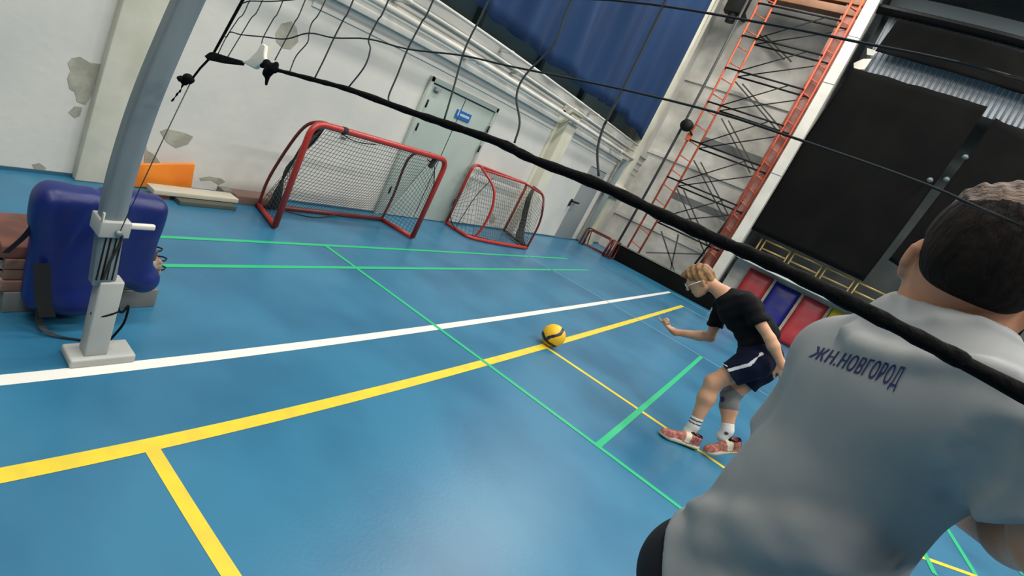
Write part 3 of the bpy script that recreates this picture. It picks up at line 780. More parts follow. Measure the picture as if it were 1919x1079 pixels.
def trace(field, u, v, t0=0.3):
    d = ray(u, v); t = t0; best = (9, t0)
    for _ in range(90):
        x = float(field((CAM+d*t)[None])[0])
        if x < best[0]: best = (x, t)
        if x < 0.0005: break
        t += max(x*0.8, 0.0005)
        if t > 9: break
    return CAM+d*best[1]
def unit(a): a = _v(a); return a/np.linalg.norm(a)
I3 = np.eye(3)

# ------------------------------------------------------------------ post, net, pads and blocks on the left
po = empty('net_post', (-0.03, 0.56, 0), 'grey metal net post with foot plate, clamp and lever, before the blue pad', 'post')
t = MB(); t.span((-0.148, 0.474, 0.0), (0.150, 0.60, 0.042)); t.build('foot_plate', m_greypaint, po, bevel=0.012, seg=3)
t = MB(); t.span((-0.085, 0.495, 0.04), (0.020, 0.565, 0.40)); t.build('lower_sleeve', m_greypaint, po, bevel=0.008)
PX = [(0, -0.032), (0.4, -0.062), (0.755, -0.092), (1.1, -0.075), (1.5, -0.015), (2.0, 0.08), (2.4, 0.16)]
pz = [a for a, b in PX]; pxx = [b for a, b in PX]
def postx(z):
    return float(np.interp(z, np.linspace(0, 2.4, 49), [sum(np.interp(zz+o, pz, pxx) for o in (-.12, -.06, 0, .06, .12))/5 for zz in np.linspace(0, 2.4, 49)]))
t = MB(); zz = np.linspace(0.38, 2.4, 42); hw = 0.05
for z in zz:
    x = postx(z); t.v += [(x-hw, 0.515, z), (x-hw+0.008, 0.505, z), (x-0.02, 0.501, z), (x-0.01, 0.5005, z), (x+0.01, 0.5005, z), (x+0.02, 0.501, z), (x+hw-0.012, 0.505, z), (x+hw, 0.515, z), (x+hw, 0.56, z), (x-hw, 0.56, z)]
for i in range(len(zz)-1):
    for k in range(10):
        t.f.append([i*10+k, i*10+(k+1) % 10, (i+1)*10+(k+1) % 10, (i+1)*10+k]); t.m.append(0); t.sm.append(k in (1, 2, 3, 4, 5))
t.f += [list(range(9, -1, -1)), [(len(zz)-1)*10+k for k in range(10)]]; t.m += [0, 0]; t.sm += [False, False]
t.build('upper_profile', m_steel, po)
t = MB()
for x0_, x1_ in ((-0.036, -0.030), (-0.018, -0.010), (0.006, 0.012), (0.028, 0.034)):
    t.span((postx(.5)+x0_, 0.499, 0.41), (postx(.5)+x1_, 0.506, 0.60))
t.build('dark_groove', m_dark, po)
t = MB(); x = postx(0.63); t.span((x-0.062, 0.485, 0.60), (x+0.062, 0.59, 0.665)); t.span((x-0.062, 0.485, 0.66), (x-0.052, 0.50, 0.70))
t.build('clamp_collar', m_greypaint, po, bevel=0.005)
t = MB(); t.span((x+0.06, 0.488, 0.638), (x+0.165, 0.508, 0.660)); t.build('clamp_lever', m_whitebeam, po, bevel=0.006)
t = MB(); t.tube([(x+0.01, 0.487, 0.625), (x+0.01, 0.47, 0.625)], 0.012, 0, 10); t.build('cord_hook', m_steel, po)
t = MB(); t.tube(smooth_path([(x+0.01, 0.475, 0.63), (x+0.03, 0.48, 0.60), (x+0.012, 0.49, 0.5), (x+0.0, 0.49, 0.42)], 6), 0.006, 0, 6); t.build('hanging_cord', m_netblack, po)
t = MB(); t.tube(smooth_path([(-0.088, 0.52, 0.245), (-0.05, 0.498, 0.24), (0.022, 0.498, 0.262), (0.028, 0.55, 0.27)], 6), 0.004, 0, 6)
t.tube(smooth_path([(0.022, 0.50, 0.262), (0.05, 0.51, 0.25), (0.075, 0.52, 0.27), (0.08, 0.53, 0.18), (0.055, 0.54, 0.11), (0.045, 0.55, 0.08)], 6), 0.006, 0, 6)
t.build('wrapped_cord', m_black, po)

# the net
def n0(pts): return [at(u, v, 'X', 0) for u, v in pts]
def ext(path, y1=-6):
    a, b = path[-3], path[-1]; z = b.z; return path+[Vector((0, b.y-0.4, z)), Vector((0, y1, z))]
nt = empty('volleyball_net', (0, 0.28, 1.35), 'black volleyball net with thick bottom rope crossing the picture to the lower right', 'net')
rope = n0([(500, 127), (530, 134), (590, 150), (655, 168), (759, 206), (835, 232), (935, 267), (1000, 299), (1125, 347), (1250, 407), (1350, 452), (1425, 484), (1550, 545), (1675, 609), (1800, 674), (1919, 738)])
dz = rope[-1]-rope[-2]; rope += [Vector((0, rope[-1].y-0.6, rope[-1].z)), Vector((0, rope[-1].y-4, rope[-1].z))]
rp = smooth_path(rope, 6); t = MB()
rad = []
for i, p in enumerate(rp):
    base = float(np.interp(p.y, [-1.3, -0.9, -0.4, 0.05], [0.0098, 0.0088, 0.0068, 0.0050]))
    rad.append(base*(1+0.10*math.sin(i*1.9)+0.06*math.sin(i*0.7)))
t.tube(rp, rad, 0, 12); t.build('bottom_rope', m_black, nt)
row1 = n0([(419, 67), (425, 69), (432, 60), (452, 65), (494, 69), (536, 73), (579, 62), (626, 71), (691, 73), (764, 92), (867, 104), (960, 125), (1160, 166), (1347, 212), (1481, 256), (1739, 347), (1919, 424)])
row2 = n0([(453, 7), (470, 2), (520, 2)])+[Vector((0, y, z)) for y, z in ((-0.2, 1.60), (-0.5, 1.64))]+n0([(1145, 0), (1439, 45), (1614, 80), (1764, 110), (1919, 150)])
for k, (rw, r) in enumerate(((row1, 0.0019), (row2, 0.0019))):
    t = MB(); t.tube(smooth_path(ext(rw), 4), r, 0, 6); t.build('row_string', m_netblack, nt)
for k in range(4):
    z = 1.83+0.135*k; t = MB(); t.tube(smooth_path([(0, 0.16, z-0.04), (0, -0.1, z-0.02), (0, -1.4, z), (0, -6, z)], 6), 0.0019, 0, 6); t.build('row_string', m_netblack, nt)
t = MB(); t.span((-0.004, 0.14, 2.33), (0.004, -6, 2.40)); t.build('top_tape', m_tapewhite, nt)
cols = [[(466, 5), (446, 36), (425, 68), (408, 102)], [(492, 0), (470, 35), (452, 65), (426, 108)], [(530, 2), (512, 36), (494, 69), (489, 88)],
        [(570, 5), (552, 42), (536, 73), (515, 113)], [(610, 0), (585, 42), (579, 62), (576, 80), (555, 105), (543, 134)],
        [(662, 0), (644, 36), (626, 71), (608, 110), (590, 146)], [(728, 0), (708, 38), (691, 73), (694, 92), (683, 125), (652, 165)],
        [(812, 0), (790, 42), (764, 92), (745, 140), (729, 178), (729, 192)], [(915, 0), (882, 68), (867, 104), (850, 165), (832, 226)],
        [(1070, 0), (1040, 80), (985, 140), (968, 180), (974, 230), (964, 268)], [(1150, 200), (1132, 235), (1120, 280), (1122, 330)]]
for c in cols:
    pp = n0(c); p0 = pp[0]
    if p0.z > 1.45: pp = [Vector((0, p0.y+(p0.y-pp[1].y)*2.5, 2.34)), Vector((0, p0.y+(p0.y-pp[1].y)*0.9, (p0.z+0.3)))]+pp
    t = MB(); t.tube(smooth_path(pp, 5), 0.0017 if c[0][0] < 650 else 0.0021, 0, 6); t.build('column_string', m_netgrey, nt)
side = n0([(398, 104), (420, 64), (455, 0)])
t = MB(); t.tube([Vector((0, side[2].y-0.12, 2.36)), side[2], side[1], side[0], *n0([(375, 128), (362, 145)])], [0.006, 0.0055, 0.005, 0.0045, 0.004, 0.004], 0, 8); t.build('side_rope', m_black, nt)
tp = n0([(386, 106), (396, 99), (402, 98), (430, 107), (458, 115), (456, 123), (420, 119), (392, 113)])
t = MB(); t.prism([p+Vector((-0.008, 0, 0)) for p in tp], (0.012, 0, 0)); t.build('corner_tape', m_black, nt, bevel=0.003)
tp = n0([(456, 117), (470, 112), (485, 97), (494, 82), (500, 86), (498, 104), (500, 118), (480, 130)])
t = MB(); t.prism([p+Vector((-0.008, 0, 0)) for p in tp], (0.014, 0, 0)); t.build('white_tape', m_tapewhite, nt, bevel=0.003)
kf = Field(); 
for u, v, r in ((492, 123, .010), (500, 118, .014), (508, 126, .017), (503, 134, .017), (514, 130, .014), (518, 120, .009), (497, 138, .010)):
    p = at(u, v, 'X', -0.005); kf.E(p, I3, (r*0.9, r*0.9, r*0.8), 0.008)
p, q = n0([(502, 140), (499, 158)]); kf.C(p, q, 0.008, 0.005, 0.006)
surface(kf, 0.004, 'rope_knot', m_black, nt)
kf = Field()
for u, v, r in ((340, 148, .016), (352, 146, .020), (358, 150, .014), (346, 154, .015), (335, 146, .009)):
    p = at(u, v, 'X', -0.005); kf.E(p, I3, (r, r*0.9, r*0.75), 0.01)
surface(kf, 0.004, 'tension_knot', m_black, nt)
e0 = n0([(360, 155), (344, 158), (338, 170), (333, 175), (325, 186), (322, 189)])
t = MB(); t.tube(smooth_path(e0, 5), [0.003+0.0015*math.sin(i*1.3) for i in range(len(smooth_path(e0, 5)))], 0, 6); t.build('loose_end', m_black, nt)
t = MB(); t.tube([*n0([(358, 153)]), Vector((postx(.63)+0.012, 0.478, 0.62))], 0.0022, 0, 6); t.build('tension_wire', m_netgrey, nt)

# stack of slabs on a grey crate
t = MB(); t.span((-0.325, 0.91, 0), (0.455, 1.30, 0.105))
tag(t.build('grey_crate', m_crate, bevel=0.004), 'low grey crate under the stack of brown slabs, behind the net post', 'crate')
zc = 0.106; hs = (0.058, 0.056, 0.052, 0.060)
names_ = ('lowest', 'second from the bottom', 'third from the bottom', 'topmost')
for k in range(4):
    dx = (0.0, 0.02, 0.012, -0.03)[k]; h_ = hs[k]-0.003
    e = empty('brown_slab', (0.06, 1.1, zc), 'worn brown slab with wire handles, %s of the four stacked behind the blue pad' % names_[k], 'slab', 'slabs stacked behind the blue pad')
    t = MB(); t.span((-0.345+dx*0.5, 0.915+0.006*(k % 2), zc), (0.425+dx, 1.28, zc+h_))
    t.build('block', m_brown2 if k in (0, 1, 2) else m_brown, e, bevel=0.006)
    for sx, xx in ((1, 0.425+dx), (-1, -0.345+dx*0.5)):
        t = MB(); zc2 = zc+h_*0.5
        t.tube([Vector((xx-0.005*sx, 0.96, zc2)), Vector((xx+0.035*sx, 0.955, zc2+0.014)), Vector((xx+0.055*sx, 0.98, zc2+0.012)), Vector((xx+0.058*sx, 1.02, zc2)), Vector((xx+0.045*sx, 1.05, zc2-0.012)), Vector((xx-0.005*sx, 1.055, zc2-0.012))], 0.0045, 0, 6)
        t.build('wire_handle', m_dark, e)
    zc += hs[k]
# draped blue pad
pf = Field()
pf.B((-0.085, 0.79, 0.375), I3, (0.195, 0.075, 0.285), 0.06, 0.05)
pf.B((0.185, 0.80, 0.43), I3, (0.125, 0.07, 0.225), 0.06, 0.05)
pf.B((0.0, 0.81, 0.55), I3, (0.285, 0.07, 0.10), 0.06, 0.05)
pf.E((-0.02, 0.78, 0.13), I3, (0.13, 0.075, 0.075), 0.06)
pf.E((0.29, 0.79, 0.235), I3, (0.085, 0.08, 0.07), 0.05)
pf.N((0.06, 0.70, 0.40), (0.13, 0.73, -0.05), 0.012, 0.05, 0.05)
def folds(P, d):
    a = np.sin((P[:, 0]*0.8-P[:, 2]*0.55)*26)*np.exp(-((P[:, 2]-0.56)/0.12)**2)*0.006
    b = np.sin(P[:, 0]*17+P[:, 2]*5)*0.004
    c_ = np.exp(-(((P[:, 0]+0.05)-(P[:, 2]-0.6)*0.45)/0.02)**2)*np.clip((P[:, 2]-0.3)/0.3, 0, 1)*0.012
    return d+a+b+c_
pf.F(folds)
pf.ops = [tuple((x+np.array([0, .03, 0])) if (i == 1 or (i == 2 and o[0] in ('c', 'nc'))) and o[0] != 'f' else x for i, x in enumerate(o)) for o in pf.ops]
bp_ = empty('blue_pad', (0, 0.82, 0.06), 'blue vinyl post pad folded and leaning on the brown slabs, behind the net post', 'pad')
surface(pf, 0.011, 'padding', m_pad, bp_)
t = MB()
for pts, wd in (([(-0.36, 0.86, 0.33), (-0.30, 0.84, 0.42), (-0.27, 0.80, 0.52)], 0.03), ([(-0.25, 0.72, 0.36), (-0.22, 0.71, 0.2), (-0.19, 0.70, 0.11)], 0.07), ([(-0.215, 0.76, 0.12), (-0.20, 0.74, 0.04), (-0.14, 0.70, 0.012), (-0.03, 0.66, 0.006), (0.0, 0.64, 0.004)], 0.03)):
    sp_ = smooth_path(pts, 5)
    for i in range(len(sp_)-1):
        t.prism([sp_[i]+Vector((-wd/2, 0, 0.0)), sp_[i]+Vector((wd/2, 0, 0.0)), sp_[i+1]+Vector((wd/2, 0, 0)), sp_[i+1]+Vector((-wd/2, 0, 0))], (0, -0.004, 0.002))
    t.build('black_strap', m_rubber, bp_); t = MB()

# things lying along the side wall
yo = W-0.10
t = MB(); t.prism([(p.x, p.y, p.z) for p in (at(243, 350, 'Y', yo), at(252, 308, 'Y', yo), at(366, 307, 'Y', yo), at(358, 356, 'Y', yo))], (0, 0.03, 0))
o = t.build('orange_board', m_orangeboard, bevel=0.006); tag(o, 'bright orange board leaning against the side wall right of the net post', 'board')
x0 = 1.25
for k, (z, xa, xb, ya, yb2, m, lb) in enumerate(((0.045, 1.18, 2.06, 2.50, 2.66, m_plank, 'pale plank on the floor along the wall, upper one under the orange board'),
                                           (0.0, 1.40, 2.0, 2.42, 2.60, mat('dark_plank', (74, 80, 70), 0.7), 'dark plank lying under the pale plank by the side wall'))):
    t = MB(); t.span((xa, ya, z), (xb, yb2, z+0.04)); tag(t.build('plank', m, bevel=0.004), lb, 'plank')
t = MB(); t.span((2.10, 2.60, 0.0), (2.75, 2.80, 0.085)); t.span((1.98, 2.66, 0.0), (2.10, 2.78, 0.10), 1)
tag(t.build('brown_carton', [mat('brown_carton', (112, 88, 78), 0.8), m_crate], bevel=0.006), 'long low brown carton on the floor between planks and larger goal', 'carton')
# ------------------------------------------------------------------ people
def build_head(F, c, f, u, s=1.0, eo=0.0, eu=0.0):
    c = _v(c); f = unit(f); u = _v(u)-f*(_v(u)@f); u = unit(u); r = np.cross(f, u)
    A = np.array([r, f, u]); L = lambda a, b, d: c+s*(r*a+f*b+u*d)
    F.E(L(0, -.012, .022), A, np.array((.074, .094, .098))*s, 0.02)
    F.E(L(0, .030, -.030), A, np.array((.054, .056, .078))*s, 0.025)
    F.C(L(0, .03, -.062), L(0, .064, -.086), .034*s, .018*s, 0.025)
    for k in (-1, 1):
        F.C(L(.045*k, 0, -.05), L(.02*k, .06, -.085), .022*s, .018*s, 0.025)
        F.E(L(.030*k, .094, .008), A, np.array((.018, .016, .012))*s, 0.012, neg=True)
        F.E(L(.030*k, .080, .008), A, np.array((.012, .012, .011))*s, 0.002)
        F.C(L(.014*k, .090, .026), L(.044*k, .080, .026), .007*s, .006*s, 0.01)
        F.E(L((.076+eo)*k, -.006-eo, -.006-eu), np.array([unit(r*1+f*(.35+eo*20)*k*1), unit(f-(.35+eo*20)*k*r), u]), np.array((.0085, .019+eo, .033+eo*.3))*s, 0.010)
        if eo == 0: F.E(L((.084+eo)*k, .008, -.002-eu), A, np.array((.005, .010, .016))*s, 0.006, neg=True)
        F.E(L((.078+eo)*k, -.004, -.032-eu), A, np.array((.006, .008, .010))*s, 0.004)
    F.C(L(0, .088, .015), L(0, .108, -.022), .008*s, .011*s, 0.012)
    for k in (-1, 1): F.E(L(.010*k, .102, -.026), A, np.array((.008, .009, .007))*s, 0.006)
    F.C(L(-.018, .085, -.050), L(.018, .085, -.050), .006*s, .006*s, 0.008)
    F.C(L(-.015, .084, -.060), L(.015, .084, -.060), .007*s, .007*s, 0.006)
    F.N(L(-.022, .094, -.0548), L(.022, .094, -.0548), .002*s, .002*s, 0.003)
    return A, L
def hand(F, w, d, n, s=1.0, curl=(.3, .3, .35, .4), spread=.25, thumb=1, index_straight=False):
    """wrist w, pointing d, palm normal n; thumb side = +1 along d x n"""
    w = _v(w); d = unit(d); n = _v(n)-d*(_v(n)@d); n = unit(n); t = np.cross(d, n)*thumb
    A = np.array([d, t, n])
    F.E(w+d*.045*s, A, np.array((.052, .040, .015))*s, 0.015)
    F.C(w-d*.01*s, w+d*.02*s, .024*s, .026*s, 0.015)
    ln = (.070, .078, .073, .058)
    for i in range(4):
        off = (.028, .009, -.010, -.028)[i]; a = w+d*(.088-.004*abs(i-1))*s+t*off*s
        c_ = 0.05 if (index_straight and i == 0) else curl[i]
        dir_ = unit(d+t*(off*spread*14)); p = a; ang = c_*0.6
        r_ = (.0088, .0090, .0086, .0076)[i]*s
        for j, fr in enumerate((.45, .32, .23)):
            dd = dir_*math.cos(ang)+n*math.sin(ang); q = p+dd*ln[i]*fr*s
            F.C(p, q, r_*(1-.08*j), r_*(.92-.08*j), 0.004); p = q; ang += c_*1.35
        F.C(w+d*.05*s+t*off*.7*s, a, .010*s, .0095*s, 0.012)
    p = w+d*.025*s+t*.028*s; q = p+unit(d*.7+t*.75+n*.2)*.042*s; q2 = q+unit(d*.95+t*.2+n*.3)*.034*s
    F.C(p, q, .013*s, .0105*s, 0.012); F.C(q, q2, .0100*s, .0085*s, 0.005)
def lerp(a, b, t): return _v(a)*(1-t)+_v(b)*t
UP = np.array([0, 0, 1.0])

def shoe(parent, label, toe, heel, up, s=1.0):
    toe = _v(toe); heel = _v(heel); fd = unit(toe-heel); up = unit(_v(up)-fd*(_v(up)@fd)); sd = np.cross(up, fd); m = (toe+heel)/2; Ln = np.linalg.norm(toe-heel)/2
    A = np.array([fd, sd, up]); L = lambda a, b, c_: m+fd*a+sd*b+up*c_
    F = Field()
    F.B(L(-.02, 0, .016), A, (Ln-.03, .040, .018), .018, 0.01); F.E(L(Ln-.055, 0, .020), A, (.058, .046, .020), 0.02); F.E(L(-Ln+.045, 0, .018), A, (.046, .040, .020), 0.02)
    F.C(L(-Ln+.045, 0, .045), L(-Ln+.05, 0, .085), .034, .036, 0.02); F.C(L(-Ln+.08, 0, .070), L(Ln-.06, 0, .036), .038, .028, 0.03); F.E(L(Ln-.055, 0, .036), A, (.050, .038, .026), 0.02)
    F.N(L(-Ln+.055, 0, .12), L(-Ln+.055, 0, .085), .030, .026, 0.006)
    def pick(P):
        q = (P-m)@A.T; z = q[:, 2]; x = q[:, 0]; k = np.zeros(len(P), int)
        k[(z < .030+.006*np.sin(x*30))] = 1; k[(z < .012) & (x < .01)] = 3
        k[(z > .04) & (x < -Ln+.035)] = 2; k[(z > .035) & (x > -.05) & (x < -.01)] = 1; k[(z > .10)] = 4
        return k
    o = surface(F, 0.006, 'shoe', [m_shoe, m_shoew, m_purple, m_lime, m_tee], parent, pick); o['label'] = label
    lc = MB()
    for i in range(5):
        x = -.01+i*.018; z = .068-.0*i-(x+.01)*.28+.008
        lc.tube([L(x, -.018, z), L(x+.006, 0, z+.009), L(x, .018, z)], .0025, 0, 5)
    lc.build('laces', m_stripe, o)
    return o

# --- player stepping across the attack line
D = 4.72
J = {k: H(*v) for k, v in dict(neckb=(1356, 550, D+.08), chest=(1388, 582, D+.04), belly=(1420, 626, D+.03), pelvis=(1424, 666, D+.02),
     shN=(1400, 568, D-.10), elN=(1443, 634, D-.16), wrN=(1464, 681, D-.16), shF=(1356, 568, D+.20), elF=(1331, 632, D+.24), wrF=(1264, 622, D+.12),
     hipN=(1412, 680, D-.06), knN=(1337, 716, D-.10), anN=(1300, 797, D-.12), hipF=(1428, 686, D+.10), knF=(1368, 741, D+.06), anF=(1363, 806, D-.0),
     head=(1312, 526, D+.10)).items()}
hf = H(1250, 553, D+.08)-J['head']; hu = H(1335, 462, D+.10)-J['head']
B_ = Field()
B_.C(J['neckb'], J['chest'], .060, .110, .05); B_.C(J['chest'], J['belly'], .115, .100, .05); B_.C(J['belly'], J['pelvis'], .100, .108, .05)
B_.C(J['shN'], J['chest'], .052, .09, .05); B_.C(J['shF'], J['chest'], .052, .09, .05)
B_.C(J['head']-unit(hf)*.03, J['neckb'], .047, .052, .02)
B_.C(J['shN'], J['elN'], .046, .034, .03); B_.C(J['elN'], lerp(J['elN'], J['wrN'], .3), .034, .037, .02); B_.C(lerp(J['elN'], J['wrN'], .3), J['wrN'], .037, .024, .02)
B_.C(J['shF'], J['elF'], .046, .034, .03); B_.C(J['elF'], lerp(J['elF'], J['wrF'], .3), .034, .037, .02); B_.C(lerp(J['elF'], J['wrF'], .3), J['wrF'], .037, .024, .02)
for a, b, c_ in (('hipN', 'knN', 'anN'), ('hipF', 'knF', 'anF')):
    B_.C(J[a], J[b], .082, .056, .04); B_.C(J[b], lerp(J[b], J[c_], .35), .054, .057, .03); B_.C(lerp(J[b], J[c_], .35), J[c_], .056, .034, .03)
    B_.C(J[c_], _v(J[c_])-UP*.05, .034, .036, .02)
A_, Lh = build_head(B_, J['head'], hf, hu, .98)
vdir = unit(J['chest']-CAM)
hand(B_, J['wrN'], J['wrN']-J['elN']*1.0+_v((0, 0, -.02)), -vdir*-1.0, 1.0, (.35, .4, .45, .5), .2, -1)
hand(B_, J['wrF'], H(1236, 600, D+.08)-J['wrF'], H(1290, 560, D+.1)-J['wrF'], 1.0, (.05, .9, 1.0, 1.1), .15, 1, True)
person = surface(B_, 0.0062, 'person', m_skin)
tag(person, 'young man in black tee and navy shorts bending forward, stepping beside the ball', 'person')
# hair
Hf = Field(); Hf.E(Lh(0, -.014, .030), A_, (.082, .100, .100), .01)
Hf.E(Lh(0, .060, .085), A_, (.050, .040, .028), .02); Hf.E(Lh(0, -.06, .0), A_, (.066, .045, .06), .02)
Hf.cutp(Lh(0, .050, .035), -(A_[2]*.75-A_[1]*.66), .01); Hf.cutp(Lh(0, -.02, -.045), -A_[2]+A_[1]*.2, .01)
def shag(P, d):
    q = (P-Lh(0, 0, 0))@A_.T
    return d+0.004*np.sin(q[:, 0]*120+q[:, 2]*40)*np.cos(q[:, 1]*60)+.003*np.sin(q[:, 1]*150+q[:, 0]*70)
Hf.F(shag)
surface(Hf, 0.005, 'hair', m_hairA, person)
# glasses
g_ = MB()
for k in (-1, 1):
    c0 = Lh(.032*k, .104, .006)
    g_.tube([c0+A_[0]*.024*math.cos(a)+A_[2]*.017*math.sin(a) for a in [i*math.pi/8 for i in range(16)]], .0028, 0, 6, closed=True)
    g_.tube([Lh(.056*k, .102, .010), Lh(.074*k, .06, .010), Lh(.080*k, .0, .006)], .0035, 0, 6)
g_.tube([Lh(-.008, .106, .008), Lh(.008, .106, .008)], .0028, 0, 6)
g_.build('glasses', m_glasses, person)
# tee
T_ = Field()
T_.C(J['neckb']+(J['chest']-J['neckb'])*.1, J['chest'], .072, .132, .05); T_.C(J['chest'], J['belly'], .135, .122, .05); T_.C(J['belly'], J['pelvis'], .122, .128, .05, cut=[(lerp(J['belly'], J['pelvis'], .55), J['pelvis']-J['belly'])])
T_.C(J['shN'], J['chest'], .062, .10, .05); T_.C(J['shF'], J['chest'], .062, .10, .05)
eN = lerp(J['shN'], J['elN'], .60); eF = lerp(J['shF'], J['elF'], .66)
T_.C(J['shN'], lerp(J['shN'], J['elN'], .8), .060, .062, .035, cut=[(eN, J['elN']-J['shN'])])
T_.C(J['shF'], lerp(J['shF'], J['elF'], .8), .060, .060, .035, cut=[(eF, J['elF']-J['shF'])])
T_.N(J['neckb']+(J['head']-J['neckb'])*.0, J['head'], .060, .080, .02)
ax_ = unit(J['pelvis']-J['chest']); sv = unit(np.cross(ax_, vdir))
def wr(P, d): return d+.004*np.sin((P@ax_)*55+(P@sv)*22)*np.cos((P@sv)*18)+.003*np.sin((P@ax_)*90)
T_.F(wr)
surface(T_, 0.0065, 'tee_shirt', m_tee, person)
# shorts
S_ = Field()
S_.C(lerp(J['belly'], J['pelvis'], .35), J['pelvis'], .112, .124, .04); S_.C(J['pelvis'], J['hipN'], .12, .105, .05); S_.C(J['pelvis'], J['hipF'], .12, .105, .05)
hN = lerp(J['hipN'], J['knN'], .58); hF = lerp(J['hipF'], J['knF'], .55)
S_.C(J['hipN'], lerp(J['hipN'], J['knN'], .85), .102, .086, .04, cut=[(hN, J['knN']-J['hipN'])])
S_.C(J['hipF'], lerp(J['hipF'], J['knF'], .85), .102, .086, .04, cut=[(hF, J['knF']-J['hipF'])])
S_.cutp(lerp(J['belly'], J['pelvis'], .45), J['belly']-J['pelvis'])
S_.F(lambda P, d: d+.003*np.sin(P[:, 0]*60+P[:, 2]*45))
s0 = trace(S_, 1428, 662); s1 = trace(S_, 1405, 683); s2 = trace(S_, 1364, 694)
def segd(P, a, b):
    ba = b-a; h_ = np.clip(((P-a)@ba)/(ba@ba), 0, 1); return np.linalg.norm(P-a-h_[:, None]*ba, axis=1)
k0 = trace(S_, 1352, 680); k1 = trace(S_, 1362, 686)
surface(S_, 0.0042, 'shorts', [m_shorts, m_stripe], person, lambda P: (np.minimum(np.minimum(segd(P, s0, s1), segd(P, s1, s2)), segd(P, k0, k1)+.006) < .011).astype(int))
# knee sleeve, socks, shoes
K_ = Field(); a = lerp(J['hipF'], J['knF'], .80); b = lerp(J['knF'], J['anF'], .46)
K_.C(a, J['knF'], .066, .062, .02, cut=[(a, J['hipF']-J['knF'])]); K_.C(J['knF'], lerp(J['knF'], J['anF'], .30), .061, .062, .02); K_.C(lerp(J['knF'], J['anF'], .30), lerp(J['knF'], J['anF'], .6), .062, .050, .02, cut=[(b, J['anF']-J['knF'])])
K_.F(lambda P, d: np.maximum(d, (P-a)@unit(J['hipF']-J['knF'])))
l0 = trace(K_, 1353, 748)
ks = surface(K_, 0.005, 'knee_sleeve', [m_sleeve, m_navy], person, lambda P: (np.linalg.norm(P-l0, axis=1) < .022).astype(int)); ks['label'] = 'grey knitted knee sleeve with navy patch'
def sock(kn, an, frac, stripes):
    F = Field(); top = lerp(kn, an, frac)
    F.C(lerp(kn, an, frac-.15), an, .047, .039, .02, cut=[(top, _v(kn)-_v(an))]); F.C(an, _v(an)-UP*.055, .040, .044, .02)
    F.F(lambda P, d: np.maximum(d, (P-top)@unit(_v(kn)-_v(an))))
    ax2 = unit(_v(an)-_v(kn))
    def pk(P):
        t_ = (P-top)@ax2
        return (((t_ > .018) & (t_ < .028)) | ((t_ > .042) & (t_ < .052))).astype(int) if stripes else (np.linalg.norm(P-lg, axis=1) < .014).astype(int)
    lg = trace(F, 1361, 812)
    return surface(F, 0.005, 'sock', [m_sock, m_sockd], person, pk)
sock(J['knN'], J['anN'], .80, True)['label'] = 'white sock with two dark stripes'
sock(J['knF'], J['anF'], .80, False)['label'] = 'white sock with small dark logo'
shoe(person, 'maroon shoe of the front foot', on_ := _v(at(1234, 815, 'Z', 0))+UP*.005, _v(at(1303, 842, 'Z', 0))+UP*.012, UP)
tf = _v(at(1316, 851, 'Z', 0))+UP*.012
hfp = _v(H(1377, 845, D+.04)); shoe(person, 'maroon shoe of the rear foot', tf, tf+unit(hfp-tf)*.275, UP+(unit(tf-hfp))*.3)

# --- near player seen from behind
def HB(u, v, d): return _v(H(u, v, d))
Q = dict(head=HB(1832, 505, 1.22), neck=HB(1790, 585, 1.22), c7=HB(1745, 660, 1.22), shL=HB(1585, 680, 1.33), shR=HB(1908, 806, 1.07), chest=HB(1690, 765, 1.22),
         waist=HB(1535, 935, 1.25), pel=HB(1388, 1135, 1.26))
away = unit(_v((ray(1700, 800)[0], ray(1700, 800)[1], 0))); leftv = np.cross(UP, away)
ft = unit(away*math.cos(.65)-leftv*math.sin(.65)); lat = unit(Q['shR']-Q['shL'])
pel = Q['pel']; lt2 = unit(np.cross(ft, UP))
hpL = pel-lt2*.085-UP*.03; hpR = pel+lt2*.085-UP*.03
knL = hpL+ft*.22-UP*.33-lt2*.06; knR = hpR+ft*.22-UP*.33+lt2*.06
anL = knL-ft*.14; anL[2] = .085; anR = knR-ft*.14; anR[2] = .085
elR = HB(1985, 1030, 1.08); wrR = HB(1800, 952, 1.46); elL = Q['shL']+ft*.05-UP*.27-lt2*.03; wrL = elL+ft*.22-UP*.04
N_ = Field()
N_.C(Q['neck'], Q['c7'], .060, .066, .05)
N_.C(Q['c7'], Q['chest'], .075, .115, .06)
for sgn in (-1, 1):
    N_.C(Q['chest']+lat*.05*sgn, Q['waist']+lat*.03*sgn, .100, .092, .04); N_.C(Q['waist']+lat*.03*sgn, pel+lt2*.05*sgn, .096, .115, .05)
for s_ in ('shL', 'shR'): N_.C(Q['c7'], Q[s_], .050, .050, .04); N_.C(Q[s_], Q['chest'], .045, .07, .03)
for sh, el, wr_ in ((Q['shL'], elL, wrL), (Q['shR'], elR, wrR)):
    N_.C(sh, el, .048, .043, .03); N_.C(el, lerp(el, wr_, .3), .043, .045, .02); N_.C(lerp(el, wr_, .3), wr_, .045, .029, .02)
    hand(N_, wr_, wr_-el, -UP, 1.05, (.3, .35, .4, .45), .2, 1)
for hp, kn, an in ((hpL, knL, anL), (hpR, knR, anR)):
    N_.C(hp, kn, .095, .062, .05); N_.C(kn, lerp(kn, an, .35), .060, .062, .03); N_.C(lerp(kn, an, .35), an, .060, .038, .03)
N_.C(Q['head']-away*.01, Q['neck'], .062, .060, .03)
hfB = unit(away+leftv*.15-UP*.10)
A2, L2 = build_head(N_, Q['head'], hfB, UP+away*.10, 1.0, .003, .018)
near = surface(N_, 0.0085, 'person', m_skinB)
tag(near, 'near player seen from behind in grey tee with navy lettering, brown hair', 'person')
